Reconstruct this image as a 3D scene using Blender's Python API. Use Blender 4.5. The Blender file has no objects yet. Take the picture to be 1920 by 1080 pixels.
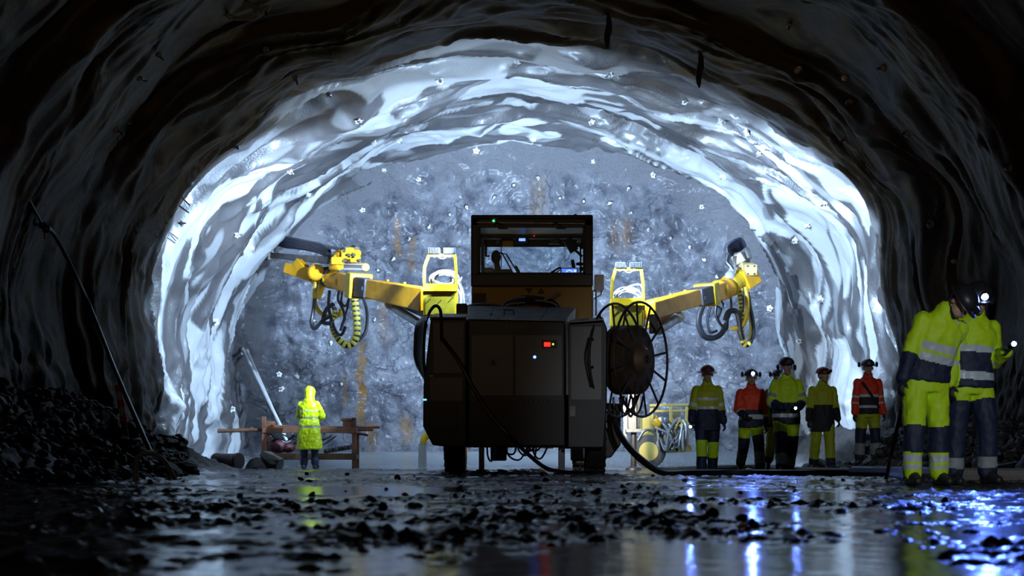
import bpy, math, random
import numpy as np
from mathutils import Vector, Matrix
from mathutils.bvhtree import BVHTree

# ---------------------------------------------------------------- camera, world, lamps, exposure
S = bpy.context.scene
COL = S.collection
random.seed(7)
F, HOR, CAMH = 2667.0, 852.0, 0.28
cam_d = bpy.data.cameras.new('camera'); cam = bpy.data.objects.new('camera', cam_d); COL.objects.link(cam)
cam.location = (0, 0, CAMH); cam.rotation_euler = (math.pi/2, 0, 0)
cam_d.lens = F*36/1920; cam_d.sensor_width = 36; cam_d.sensor_fit = 'HORIZONTAL'
cam_d.shift_y = (HOR-540)/1920
cam_d.clip_start = .1; cam_d.clip_end = 200
cam_d.dof.use_dof = True; cam_d.dof.focus_distance = 20; cam_d.dof.aperture_fstop = 3.2
S.camera = cam
S.view_settings.view_transform = 'Standard'; S.view_settings.look = 'None'
S.view_settings.gamma = 1; S.view_settings.use_curve_mapping = False
S.view_settings.exposure = 0.22
S.cycles.use_denoising = True
S.cycles.max_bounces = 8; S.cycles.diffuse_bounces = 2; S.cycles.glossy_bounces = 4
S.cycles.sample_clamp_indirect = 4.0
S.cycles.caustics_reflective = False; S.cycles.caustics_refractive = False
W = bpy.data.worlds.new('world'); S.world = W; W.use_nodes = True
W.node_tree.nodes['Background'].inputs[0].default_value = (1.0, .74, .50, 1)
W.node_tree.nodes['Background'].inputs[1].default_value = .07

def spot(name, loc, to, power, col, angle, blend=.15, rad=.06):
    d = bpy.data.lights.new(name, 'SPOT'); d.energy = power; d.color = col
    d.spot_size = math.radians(angle); d.spot_blend = blend; d.shadow_soft_size = rad
    o = bpy.data.objects.new(name, d); COL.objects.link(o); o.location = loc
    o.rotation_euler = (Vector(to)-Vector(loc)).to_track_quat('-Z', 'Y').to_euler()
    return o
COLD = (.48, .70, 1.0)
# lamps carried by the rig, all pointing to the rock face
spot('cab_side_lamp_light', (-0.64, 24.95, 4.41), (-0.64-7.4, 24.95+6.7, 3.7), 4600, COLD, 68, .35, .05)
spot('cab_side_lamp_light', (1.28, 24.95, 4.41), (1.28+7.2, 24.95+6.9, 3.7), 4600, COLD, 70, .35, .05)
spot('cab_roof_lamp_light', (0.35, 25.62, 4.28), (0.35, 36, 4.5), 380, COLD, 168, .12, .05)
spot('cab_roof_lamp_light', (-0.35, 25.62, 4.28), (-0.35, 36, 4.5), 380, COLD, 168, .12, .05)
spot('tower_lamp_light', (-1.31, 26.80, 4.13), (-1.31, 36, 4.5), 620, COLD, 160, .12, .06)
spot('tower_lamp_light', (2.19, 26.80, 3.85), (2.19, 36, 4.3), 620, COLD, 160, .12, .06)
spot('boom_base_lamp_light', (-0.5, 29.2, 3.0), (-1.0, 36, 5.2), 2300, COLD, 110, .8, .08)
spot('boom_base_lamp_light', (0.9, 29.2, 3.0), (1.6, 36, 5.2), 2300, COLD, 110, .8, .08)
spot('low_front_lamp_light', (-0.6, 29.2, 1.75), (-2.4, 36, 1.2), 2600, (.48, .72, 1), 140, .4, .08)
spot('low_front_lamp_light', (0.9, 29.2, 1.75), (2.4, 36, 1.2), 5600, (.48, .72, 1), 140, .4, .08)
spot('side_work_light', (1.62, 25.6, 1.35), (2.9, 29.5, .55), 420, (1.0, .93, .72), 80, .6, .06)
spot('belly_work_light', (0.25, 26.6, 1.2-.62), (0.15, 29.5, .0), 60, (1.0, .86, .45), 110, .6, .06)
spot('added_fill_light', (3.6, -2.5, 3.2), (3.9, 14, 1.3), 1900, (.82, .92, 1.0), 20, .6, .12)  # added cool fill from behind the camera, brightens the two near people
spot('added_fill_light', (-1.0, -4.0, .6), (-.6, 14, 8.2), 850, (1.0, .68, .38), 52, .7, .3)  # added warm fill, unseen source, lifts the dark near roof and walls

# ---------------------------------------------------------------- noise
def _grad(ix, iy, iz, seed):
    n = (ix*374761393 + iy*668265263 + iz*2147483647 + seed*144665) & 0xffffffff
    n = ((n ^ (n >> 13))*1274126177) & 0xffffffff
    n = ((n ^ (n >> 15))*2246822519) & 0xffffffff
    return n ^ (n >> 14)
def noise(x, y, z=0.0, seed=0):
    x, y, z = np.broadcast_arrays(np.asarray(x, float), np.asarray(y, float), np.asarray(z, float))
    xi, yi, zi = np.floor(x).astype(np.int64), np.floor(y).astype(np.int64), np.floor(z).astype(np.int64)
    xf, yf, zf = x-xi, y-yi, z-zi
    fd = lambda t: t*t*t*(t*(t*6-15)+10)
    u, v, w = fd(xf), fd(yf), fd(zf)
    out = 0
    for dx in (0, 1):
        wx = u if dx else 1-u
        for dy in (0, 1):
            wy = v if dy else 1-v
            for dz in (0, 1):
                wz = w if dz else 1-w
                n = _grad(xi+dx, yi+dy, zi+dz, seed)
                g = ((n & 1023)/511.5-1)*(xf-dx) + (((n >> 10) & 1023)/511.5-1)*(yf-dy) + (((n >> 20) & 1023)/511.5-1)*(zf-dz)
                out = out + wx*wy*wz*g
    return out*1.5
def fbm(x, y, z=0.0, seed=0, oct=3, gain=.5):
    a, f, o = 1.0, 1.0, 0
    for k in range(oct):
        o = o + a*noise(x*f, y*f, z*f, seed+k*17); a *= gain; f *= 2.03
    return o
def sstep(a, b, x):
    t = np.clip((x-a)/(b-a), 0, 1); return t*t*(3-2*t)

# ---------------------------------------------------------------- materials
_M = {}
def mat(name, col, rough=.5, metal=0.0, bump=0.0, bscale=30.0, var=0.0, vscale=4.0, coat=0.0, col2=None, spec=.5, stretch=None):
    if name in _M: return _M[name]
    m = bpy.data.materials.new(name); m.use_nodes = True; nt = m.node_tree
    b = nt.nodes['Principled BSDF']; L = nt.links.new
    b.inputs['Base Color'].default_value = (*col, 1); b.inputs['Roughness'].default_value = rough
    b.inputs['Metallic'].default_value = metal; b.inputs['Coat Weight'].default_value = coat
    b.inputs['Coat Roughness'].default_value = .15; b.inputs['Specular IOR Level'].default_value = spec
    tc = nt.nodes.new('ShaderNodeTexCoord'); src = tc.outputs['Object']
    if stretch:
        mp = nt.nodes.new('ShaderNodeMapping'); mp.inputs['Scale'].default_value = stretch
        L(src, mp.inputs['Vector']); src = mp.outputs[0]
    if var > 0 or col2:
        n = nt.nodes.new('ShaderNodeTexNoise'); n.inputs['Scale'].default_value = vscale; n.inputs['Detail'].default_value = 6
        L(src, n.inputs['Vector'])
        r = nt.nodes.new('ShaderNodeValToRGB'); r.color_ramp.elements[0].position = .35; r.color_ramp.elements[1].position = .68
        c2 = col2 or tuple(c*(1-var) for c in col)
        r.color_ramp.elements[0].color = (*c2, 1); r.color_ramp.elements[1].color = (*col, 1)
        L(n.outputs['Fac'], r.inputs[0]); L(r.outputs[0], b.inputs['Base Color'])
    if bump > 0:
        n2 = nt.nodes.new('ShaderNodeTexNoise'); n2.inputs['Scale'].default_value = bscale; n2.inputs['Detail'].default_value = 5
        L(src, n2.inputs['Vector'])
        bp = nt.nodes.new('ShaderNodeBump'); bp.inputs['Strength'].default_value = bump; bp.inputs['Distance'].default_value = .02
        L(n2.outputs['Fac'], bp.inputs['Height']); L(bp.outputs[0], b.inputs['Normal'])
    _M[name] = m
    return m
def emit(name, col, strength):
    if name in _M: return _M[name]
    m = bpy.data.materials.new(name); m.use_nodes = True; b = m.node_tree.nodes['Principled BSDF']
    b.inputs['Base Color'].default_value = (*col, 1); b.inputs['Emission Color'].default_value = (*col, 1)
    b.inputs['Emission Strength'].default_value = strength
    _M[name] = m; return m
def glass(name, col=(.9, .97, 1), rough=0.0):
    if name in _M: return _M[name]
    m = bpy.data.materials.new(name); m.use_nodes = True; nt = m.node_tree
    for n in list(nt.nodes): nt.nodes.remove(n)
    o = nt.nodes.new('ShaderNodeOutputMaterial'); t = nt.nodes.new('ShaderNodeBsdfTransparent'); g = nt.nodes.new('ShaderNodeBsdfGlossy')
    t.inputs[0].default_value = (*col, 1); g.inputs['Roughness'].default_value = .02
    x = nt.nodes.new('ShaderNodeMixShader'); fr = nt.nodes.new('ShaderNodeFresnel'); fr.inputs[0].default_value = 1.45
    nt.links.new(fr.outputs[0], x.inputs[0]); nt.links.new(t.outputs[0], x.inputs[1]); nt.links.new(g.outputs[0], x.inputs[2])
    nt.links.new(x.outputs[0], o.inputs[0]); _M[name] = m; return m

yellow = mat('rig_yellow', (.92, .43, .010), .38, bump=.12, bscale=60, var=.25, vscale=5)
lemon = mat('tower_yellow', (.74, .47, .010), .40, bump=.1, bscale=60, var=.25, vscale=5)
dark = mat('dark_paint', (.016, .014, .020), .5, bump=.15, bscale=40, var=.4)
black = mat('black_rubber', (.014, .014, .016), .5, bump=.2, bscale=90)
tyre_m = mat('tyre_rubber', (.018, .017, .016), .75, bump=.5, bscale=40, var=.4)
hose_m = mat('black_hose', (.016, .016, .020), .38)
grey = mat('deck_grey', (.30, .31, .33), .5, bump=.25, bscale=45, var=.4, vscale=6)
steel = mat('worn_steel', (.40, .41, .43), .38, .8, bump=.2, bscale=60, var=.4)
dsteel = mat('dark_steel', (.10, .10, .11), .42, .6, bump=.2, bscale=60, var=.4)
white_h = mat('white_hose', (.30, .31, .32), .5)
brown = mat('reel_brown', (.10, .060, .034), .6, bump=.3, bscale=30, var=.5)
wood = mat('weathered_wood', (.16, .075, .035), .65, bump=.4, bscale=30, var=.5, vscale=8)
rust = mat('rusty_steel', (.20, .075, .035), .6, bump=.3, bscale=50, var=.5)
gal = mat('galvanised', (.62, .64, .66), .35, .6, bump=.1)
whitep = mat('white_paint', (.8, .8, .8), .4)
redp = mat('red_paint', (.62, .05, .03), .45)

# ---------------------------------------------------------------- geometry helpers
_loc = {}
def P(px, py, Y): return Vector(((px-960)*Y/F, Y, CAMH+(HOR-py)*Y/F))
def tag(o, label=None, cat=None, group=None, kind=None):
    if label: o['label'] = label
    if cat: o['category'] = cat
    if group: o['group'] = group
    if kind: o['kind'] = kind
    return o
def empty(name, loc, label, cat, group=None, rz=0):
    o = bpy.data.objects.new(name, None); COL.objects.link(o); o.location = loc; o.rotation_euler = (0, 0, rz)
    o.empty_display_size = .2
    _loc[o.name] = Vector(loc); tag(o, label, cat, group); return o
def frame(d, hint=(0, 0, 1)):
    d = Vector(d).normalized(); h = Vector(hint)
    if abs(d.dot(h)) > .97: h = Vector((0, 1, 0))
    a = d.cross(h).normalized(); b = a.cross(d).normalized()
    return d, a, b                       # along, side, up
class MB:
    def __init__(s): s.v = []; s.f = []; s.mi = []
    def add(s, verts, faces, mi=0):
        o = len(s.v); s.v += [tuple(v) for v in verts]; s.f += [tuple(i+o for i in f) for f in faces]; s.mi += [mi]*len(faces); return s
    def hexa(s, q, mi=0):                # 8 points: bottom ring 0-3, top ring 4-7
        return s.add(q, [(3, 2, 1, 0), (4, 5, 6, 7), (0, 1, 5, 4), (1, 2, 6, 5), (2, 3, 7, 6), (3, 0, 4, 7)], mi)
    def box(s, x0, x1, y0, y1, z0, z1, mi=0):
        return s.hexa([(x0, y0, z0), (x1, y0, z0), (x1, y1, z0), (x0, y1, z0), (x0, y0, z1), (x1, y0, z1), (x1, y1, z1), (x0, y1, z1)], mi)
    def beam(s, p0, p1, w, h, w1=None, h1=None, hint=(0, 0, 1), mi=0):
        p0, p1 = Vector(p0), Vector(p1); d, a, b = frame(p1-p0, hint); w1 = w if w1 is None else w1; h1 = h if h1 is None else h1
        r = lambda p, w, h: [p-a*w/2-b*h/2, p+a*w/2-b*h/2, p+a*w/2+b*h/2, p-a*w/2+b*h/2]
        return s.hexa(r(p0, w, h)+r(p1, w1, h1), mi)
    def prism(s, pts, y0, y1, mi=0):     # polygon of (x,z), extruded along y
        n = len(pts); v = [(x, y0, z) for x, z in pts]+[(x, y1, z) for x, z in pts]
        return s.add(v, [tuple(range(n)), tuple(range(2*n-1, n-1, -1))]+[(i+n, (i+1) % n+n, (i+1) % n, i) for i in range(n)], mi)
    def cyl(s, p0, p1, r0, r1=None, seg=16, mi=0):
        return s.lathe(p0, p1, [(0, r0), (1, r0 if r1 is None else r1)], seg, mi)
    def lathe(s, p0, p1, prof, seg=24, mi=0, caps=True):   # prof: (t along axis 0..1, radius)
        p0, p1 = Vector(p0), Vector(p1); d, a, b = frame(p1-p0); v = []; f = []
        for t, r in prof:
            c = p0.lerp(p1, t) if 0 <= t <= 1 else p0+(p1-p0)*t
            for k in range(seg):
                an = 2*math.pi*k/seg; v.append(c+(a*math.cos(an)+b*math.sin(an))*r)
        for i in range(len(prof)-1):
            for k in range(seg):
                k2 = (k+1) % seg; f.append((i*seg+k, i*seg+k2, (i+1)*seg+k2, (i+1)*seg+k))
        if caps:
            f.append(tuple(range(seg-1, -1, -1))); f.append(tuple((len(prof)-1)*seg+k for k in range(seg)))
        return s.add(v, f, mi)
    def tube(s, pts, r, seg=8, closed=False, smooth=0, mi=0, rr=None):
        pts = [Vector(p) for p in pts]
        if smooth: pts = spline(pts, smooth, closed)
        n = len(pts); v = []; f = []; up = None
        for i, p in enumerate(pts):
            if closed: t = pts[(i+1) % n]-pts[i-1]
            else: t = pts[min(i+1, n-1)]-pts[max(i-1, 0)]
            t = t.normalized()
            if up is None: _, a, up = frame(t)
            up = (up-t*up.dot(t)).normalized(); a = t.cross(up)
            R = r if rr is None else rr[min(i, len(rr)-1)]
            for k in range(seg):
                an = 2*math.pi*k/seg; v.append(p+(a*math.cos(an)+up*math.sin(an))*R)
        m = n if closed else n-1
        for i in range(m):
            j = (i+1) % n
            for k in range(seg):
                k2 = (k+1) % seg; f.append((i*seg+k, i*seg+k2, j*seg+k2, j*seg+k))
        if not closed:
            f.append(tuple(range(seg-1, -1, -1))); f.append(tuple((n-1)*seg+k for k in range(seg)))
        mi0 = mi
        return s.add(v, f, mi0)
    def ball(s, c, rx, ry=None, rz=None, seg=14, rings=9, mi=0, R=None):
        ry = rx if ry is None else ry; rz = rx if rz is None else rz; c = Vector(c); v = []; f = []
        for i in range(1, rings):
            th = math.pi*i/rings
            for k in range(seg):
                ph = 2*math.pi*k/seg
                q = Vector((rx*math.sin(th)*math.cos(ph), ry*math.sin(th)*math.sin(ph), rz*math.cos(th)))
                v.append(c+(R @ q if R else q))
        q0, q1 = Vector((0, 0, rz)), Vector((0, 0, -rz))
        v.append(c+(R @ q0 if R else q0)); v.append(c+(R @ q1 if R else q1))
        for i in range(rings-2):
            for k in range(seg):
                k2 = (k+1) % seg; f.append((i*seg+k, (i+1)*seg+k, (i+1)*seg+k2, i*seg+k2))
        t, b = len(v)-2, len(v)-1
        for k in range(seg):
            k2 = (k+1) % seg; f.append((t, k, k2)); f.append((b, (rings-2)*seg+k2, (rings-2)*seg+k))
        return s.add(v, f, mi)
    def build(s, name, mats, parent=None, bevel=0.0, smooth=True, label=None, local=False):
        if not isinstance(mats, (list, tuple)): mats = [mats]
        A = np.array(s.v, float); c = (A.min(0)+A.max(0))/2
        if parent is None: c[2] = A[:, 2].min()
        me = bpy.data.meshes.new(name); me.from_pydata((A-c).tolist(), [], s.f)
        for m in mats: me.materials.append(m)
        if len(mats) > 1: me.polygons.foreach_set('material_index', s.mi)
        me.validate(); me.update()
        if smooth:
            me.shade_smooth()
            try: me.set_sharp_from_angle(angle=math.radians(38))
            except Exception: pass
        o = bpy.data.objects.new(name, me); COL.objects.link(o)
        pl = Vector((0, 0, 0)) if (parent is None or local) else _loc[parent.name]
        if parent is not None: o.parent = parent
        o.location = Vector(c)-pl; _loc[o.name] = Vector(c)
        if bevel > 0:
            b = o.modifiers.new('bevel', 'BEVEL'); b.width = bevel; b.segments = 2; b.limit_method = 'ANGLE'
        if label: o['label'] = label
        return o
def spline(pts, n, closed=False):
    out = []; m = len(pts); R = range(m if closed else m-1)
    for i in R:
        g = (lambda k: pts[k % m]) if closed else (lambda k: pts[max(0, min(m-1, k))])
        p0, p1, p2, p3 = g(i-1), g(i), g(i+1), g(i+2)
        for k in range(n):
            t = k/n
            out.append(.5*((2*p1)+(p2-p0)*t+(2*p0-5*p1+4*p2-p3)*t*t+(3*p1-p0-3*p2+p3)*t*t*t))
    if not closed: out.append(pts[-1])
    return out
def lettering(name, body, size, loc, mtl, parent, depth=.006):
    c = bpy.data.curves.new(name, 'FONT'); c.body = body; c.size = size; c.extrude = depth; c.align_x = 'CENTER'; c.align_y = 'CENTER'
    t = bpy.data.objects.new(name, c); COL.objects.link(t)
    me = bpy.data.meshes.new_from_object(t.evaluated_get(bpy.context.evaluated_depsgraph_get()))
    bpy.data.objects.remove(t); me.name = name; me.materials.clear(); me.materials.append(mtl)
    o = bpy.data.objects.new(name, me); COL.objects.link(o); o.parent = parent; o.rotation_euler = (math.pi/2, 0, 0)
    o.location = Vector(loc)-_loc[parent.name]; return o
def copy_tree(o, parent=None):
    c = o.copy(); COL.objects.link(c)
    if parent: c.parent = parent
    for ch in list(o.children): copy_tree(ch, c)
    return c
# ---------------------------------------------------------------- the tunnel shell
XC, AW, BW, ZS, YF = .20, 7.0, 5.6, 2.3, 36.0
ARC = []                                  # cross section by arc length, left foot over the crown to the right foot
def section(n):
    zs = np.linspace(-.5, ZS, 200); th = np.linspace(math.pi, 0, 1200)
    xs = np.concatenate([np.full(200, -AW), AW*np.cos(th[1:-1]), np.full(200, AW)])
    z2 = np.concatenate([zs, ZS+BW*np.sin(th[1:-1]), zs[::-1]])
    d = np.concatenate([[0], np.cumsum(np.hypot(np.diff(xs), np.diff(z2)))])
    s = np.linspace(0, d[-1], n); return np.interp(s, d, xs), np.interp(s, d, z2), s
NU = 500
sx, sz, ss = section(NU)
tx, tz = np.gradient(sx), np.gradient(sz); tl = np.hypot(tx, tz); nx, nz = tz/tl, -tx/tl     # pointing into the tunnel
yy = np.concatenate([np.linspace(-9, 13, 40)[:-1], np.linspace(13, 36.9, 500)])
Sg, Yg = np.meshgrid(ss, yy, indexing='ij')
mid = ss[-1]/2
def shell_disp(s, y):
    a = s-mid
    w1 = noise(s/3.2, y/2.2, 3.3, 1); w2 = noise(s/1.5+.3*y, y/1.1, 7.7, 2); w3 = noise(s/.7-.4*y, y/.6+.2*s, 2.2, 13)
    d = .42*noise(s/4.5, y/3.4, 0.37, 3)+.26*noise(s/2.0, y/2.2, 1.5, 4)
    # stepped drill rounds: every blast starts narrower than the last one ended
    ph = (y-27.2+.55*w1+.25*w2+.10*w3)/4.7; ph = ph-np.floor(ph)
    d = d-.34*(ph-.5)*sstep(0, .09, ph)*sstep(1, .95, ph)
    # draped folds running round the arch, swirling like poured cement
    yw = y+1.0*w1+.42*w2+.14*w3+.08*np.abs(a)
    sw = s+.9*w2+.35*w3
    f1 = noise(sw/2.7, yw/.66, .41, 5); f2 = noise(sw/1.5, yw/.27+.7*w1, 4.3, 6)
    k = .45+.55*sstep(21, 26.5, y)
    d = d+k*.17*(1-2*np.abs(f1))+k*.075*(1-2*np.abs(f2))+.05*noise(sw/1.1, yw/.5, 8.3, 7)
    d = d+.022*noise(sw/.45, yw/.17, .29, 8)+.010*noise(sw/.14, yw/.10, .63, 9)
    return d, f1, f2, w1, w2
D, f1, f2, w1, w2 = shell_disp(Sg, Yg)
foot = np.minimum(Sg, ss[-1]-Sg)          # rougher, blocky rock towards the feet
rk = sstep(3.4, 1.4, foot)
D = D+rk*(.16*np.abs(noise(Sg/.7, Yg/.6, 0, 11))+.08*np.abs(noise(Sg/.3, Yg/.25, 0, 12)))
VX = XC+sx[:, None]+nx[:, None]*D; VZ = sz[:, None]+nz[:, None]*D; VY = Yg+.10*f1
w3 = noise(Sg/.7-.4*Yg, Yg/.6+.2*Sg, 2.2, 13)
yw_ = Yg+1.0*w1+.42*w2+.2*w3; sw_ = Sg+.9*w2+.5*w3
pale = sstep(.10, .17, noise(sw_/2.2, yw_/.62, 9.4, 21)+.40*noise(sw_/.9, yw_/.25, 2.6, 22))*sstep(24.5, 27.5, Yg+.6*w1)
tide = np.clip(.5+.5*noise(sw_/1.7, yw_/.30, 5.3, 23), 0, 1)
shade_tint = sstep(27.5, 24.0, Yg+.9*w1+.4*w2)      # painted shade: shell colour darkened and browned behind the rig lamps
SV = np.stack([VX, VY, VZ], -1)
gu = np.gradient(SV, axis=0); gv = np.gradient(SV, axis=1); GN = np.cross(gv, gu); GN /= np.linalg.norm(GN, axis=-1, keepdims=True)
cen = np.array([XC, 0, 2.5]); sgn = np.sign((GN*(cen-SV*np.array([1, 0, 1]))).sum(-1).mean()); GN *= sgn

def shotcrete():
    m = bpy.data.materials.new('wet_shotcrete'); m.use_nodes = True; nt = m.node_tree; L = nt.links.new; N = nt.nodes.new
    b = nt.nodes['Principled BSDF']; tc = N('ShaderNodeTexCoord')
    at = N('ShaderNodeAttribute'); at.attribute_name = 'pale'; at2 = N('ShaderNodeAttribute'); at2.attribute_name = 'tide'
    n1 = N('ShaderNodeTexNoise'); n1.inputs['Scale'].default_value = 1.1; n1.inputs['Detail'].default_value = 8; L(tc.outputs['Object'], n1.inputs['Vector'])
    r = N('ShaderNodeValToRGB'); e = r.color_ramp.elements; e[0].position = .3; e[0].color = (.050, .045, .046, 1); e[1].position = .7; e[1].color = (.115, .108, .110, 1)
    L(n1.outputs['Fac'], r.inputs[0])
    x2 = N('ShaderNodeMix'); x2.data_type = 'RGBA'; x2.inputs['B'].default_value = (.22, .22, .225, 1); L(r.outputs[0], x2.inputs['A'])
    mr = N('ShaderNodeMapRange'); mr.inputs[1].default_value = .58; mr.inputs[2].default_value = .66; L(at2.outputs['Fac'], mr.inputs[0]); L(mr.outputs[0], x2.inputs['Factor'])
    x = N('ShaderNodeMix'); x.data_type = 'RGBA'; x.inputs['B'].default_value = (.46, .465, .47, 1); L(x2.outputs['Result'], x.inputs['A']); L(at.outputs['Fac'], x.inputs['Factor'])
    at3 = N('ShaderNodeAttribute'); at3.attribute_name = 'shade_tint'; x3 = N('ShaderNodeMix'); x3.data_type = 'RGBA'; x3.blend_type = 'MULTIPLY'; x3.inputs['B'].default_value = (.27, .165, .085, 1)
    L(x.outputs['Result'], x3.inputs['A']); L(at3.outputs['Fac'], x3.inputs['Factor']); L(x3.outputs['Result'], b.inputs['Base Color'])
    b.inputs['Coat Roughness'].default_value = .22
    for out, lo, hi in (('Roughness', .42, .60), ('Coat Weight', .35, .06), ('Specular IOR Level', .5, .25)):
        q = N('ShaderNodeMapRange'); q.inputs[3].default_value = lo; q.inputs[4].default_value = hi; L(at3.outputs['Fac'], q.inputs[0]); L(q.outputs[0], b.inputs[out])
    n2 = N('ShaderNodeTexNoise'); n2.inputs['Scale'].default_value = 26; n2.inputs['Detail'].default_value = 6; L(tc.outputs['Object'], n2.inputs['Vector'])
    bp = N('ShaderNodeBump'); bp.inputs['Strength'].default_value = .35; bp.inputs['Distance'].default_value = .03; L(n2.outputs['Fac'], bp.inputs['Height'])
    L(bp.outputs[0], b.inputs['Normal']); return m
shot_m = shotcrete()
def grid_obj(name, V, Nn, mtl, attrs=None, label=None, mask=None, face_to=(0, 0, 1)):
    a, b = V.shape[:2]; idx = np.arange(a*b).reshape(a, b)
    q = np.stack([idx[:-1, :-1], idx[1:, :-1], idx[1:, 1:], idx[:-1, 1:]], -1).reshape(-1, 4)
    fn = np.cross(V[a//2+1, b//2]-V[a//2, b//2], V[a//2, b//2+1]-V[a//2, b//2])
    if (fn*(Nn[a//2, b//2] if Nn is not None else np.array(face_to))).sum() < 0: q = q[:, ::-1]
    if mask is not None:
        km = (mask[:-1, :-1] & mask[1:, :-1] & mask[1:, 1:] & mask[:-1, 1:]).reshape(-1); q = q[km]; q = np.ascontiguousarray(q)
    me = bpy.data.meshes.new(name); me.vertices.add(a*b); me.vertices.foreach_set('co', V.reshape(-1).astype(np.float32))
    me.loops.add(q.size); me.loops.foreach_set('vertex_index', q.reshape(-1).astype(np.int32))
    me.polygons.add(len(q)); me.polygons.foreach_set('loop_start', np.arange(0, q.size, 4, dtype=np.int32))
    me.polygons.foreach_set('loop_total', np.full(len(q), 4, dtype=np.int32))
    me.update(calc_edges=True); me.validate()
    for k, A in (attrs or {}).items():
        t = me.attributes.new(k, 'FLOAT', 'POINT'); t.data.foreach_set('value', A.reshape(-1).astype(np.float32))
    me.shade_smooth()
    if Nn is not None: me.normals_split_custom_set_from_vertices(Nn.reshape(-1, 3).tolist())
    me.materials.append(mtl)
    o = bpy.data.objects.new(name, me); COL.objects.link(o); o['kind'] = 'structure'
    if label: o['label'] = label
    return o
cut = [0, 170, 330, NU-1]
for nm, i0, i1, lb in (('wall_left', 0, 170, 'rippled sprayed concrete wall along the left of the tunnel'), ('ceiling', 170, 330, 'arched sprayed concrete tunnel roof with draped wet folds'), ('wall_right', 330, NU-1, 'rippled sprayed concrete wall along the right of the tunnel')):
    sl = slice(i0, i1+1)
    grid_obj(nm, SV[sl], GN[sl], shot_m, {'pale': pale[sl], 'tide': tide[sl], 'shade_tint': shade_tint[sl]}, lb)
# coarse tree of the shell to hang bolts, cables and poles on
sub = SV[::2, ::2]; a_, b_ = sub.shape[:2]; ix = np.arange(a_*b_).reshape(a_, b_)
SHELL = BVHTree.FromPolygons(sub.reshape(-1, 3).tolist(), np.stack([ix[:-1, :-1], ix[1:, :-1], ix[1:, 1:], ix[:-1, 1:]], -1).reshape(-1, 4).tolist())

# ---- rock face at the end of the drive
fx = np.arange(-7.6, 8.2, .04); fz = np.arange(-.6, 8.6, .04); FX, FZ = np.meshgrid(fx, fz, indexing='ij')
rr_ = np.where(FZ > ZS, np.hypot((FX-XC)/AW, (FZ-ZS)/BW), np.abs(FX-XC)/AW)
def rock_disp(x, z):
    wx = x+.5*noise(x/1.3, z/1.3, 0, 31); wz = z+.5*noise(x/1.3, z/1.3, 5, 32)
    d = .35*noise(x/2.6, z/2.2, 0, 33)
    d = d+.30*np.abs(noise(wx/1.1+.5*wz, wz/.9, 0, 34))+.16*np.abs(noise(wx/.55, wz/.42+.6*wx, 2, 35))
    q = noise(wx/.8-.4*wz, wz/1.0, 6, 36)*5; d = d+.06*(np.floor(q)+sstep(.35, .65, q-np.floor(q)))*.8
    return d+.09*np.abs(noise(x/.26+.6*wz, z/.22, .3, 37))+.03*noise(x/.09, z/.09, 0, 38)
RD = rock_disp(FX, FZ)*np.clip(.65+.5*sstep(6.9, 4.2, FZ), 0, 1)
FY = YF+.35-1.5*np.clip(rr_, 0, 1.1)**5-RD-.5*sstep(1.2, -.2, FZ)
FV = np.stack([FX, FY, FZ], -1)
stain = np.zeros_like(FX)
for px, y0, y1, w, k in ((672, 640, 800, 8, 1.0), (742, 400, 470, 6, .8), (768, 440, 500, 6, .7), (640, 700, 760, 5, .6), (755, 780, 830, 13, .8), (690, 790, 850, 9, .6), (712, 530, 640, 10, .35), (1010, 330, 420, 16, .3), (1170, 400, 460, 22, .35)):
    cx = (px-960)*35.2/F; z0, z1 = CAMH+(HOR-y1)*35.2/F, CAMH+(HOR-y0)*35.2/F
    jx = cx+.10*noise(FZ/.5, px, 0, 41)
    stain = np.maximum(stain, k*sstep(w/75*1.4, w/75*.5, np.abs(FX-jx))*sstep(z0-.15, z0+.2, FZ)*sstep(z1+.15, z1-.15, FZ)*np.clip(.75+.9*noise(FX/.2, FZ/.3, 0, 42), 0, 1))
smear = .7*sstep(6.6, 7.4, FZ+1.0*noise(FX/.35, FZ/1.6, 0, 43))+sstep(.90, .97, rr_+.08*noise(FX/.5, FZ/.5, 0, 44))
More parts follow.
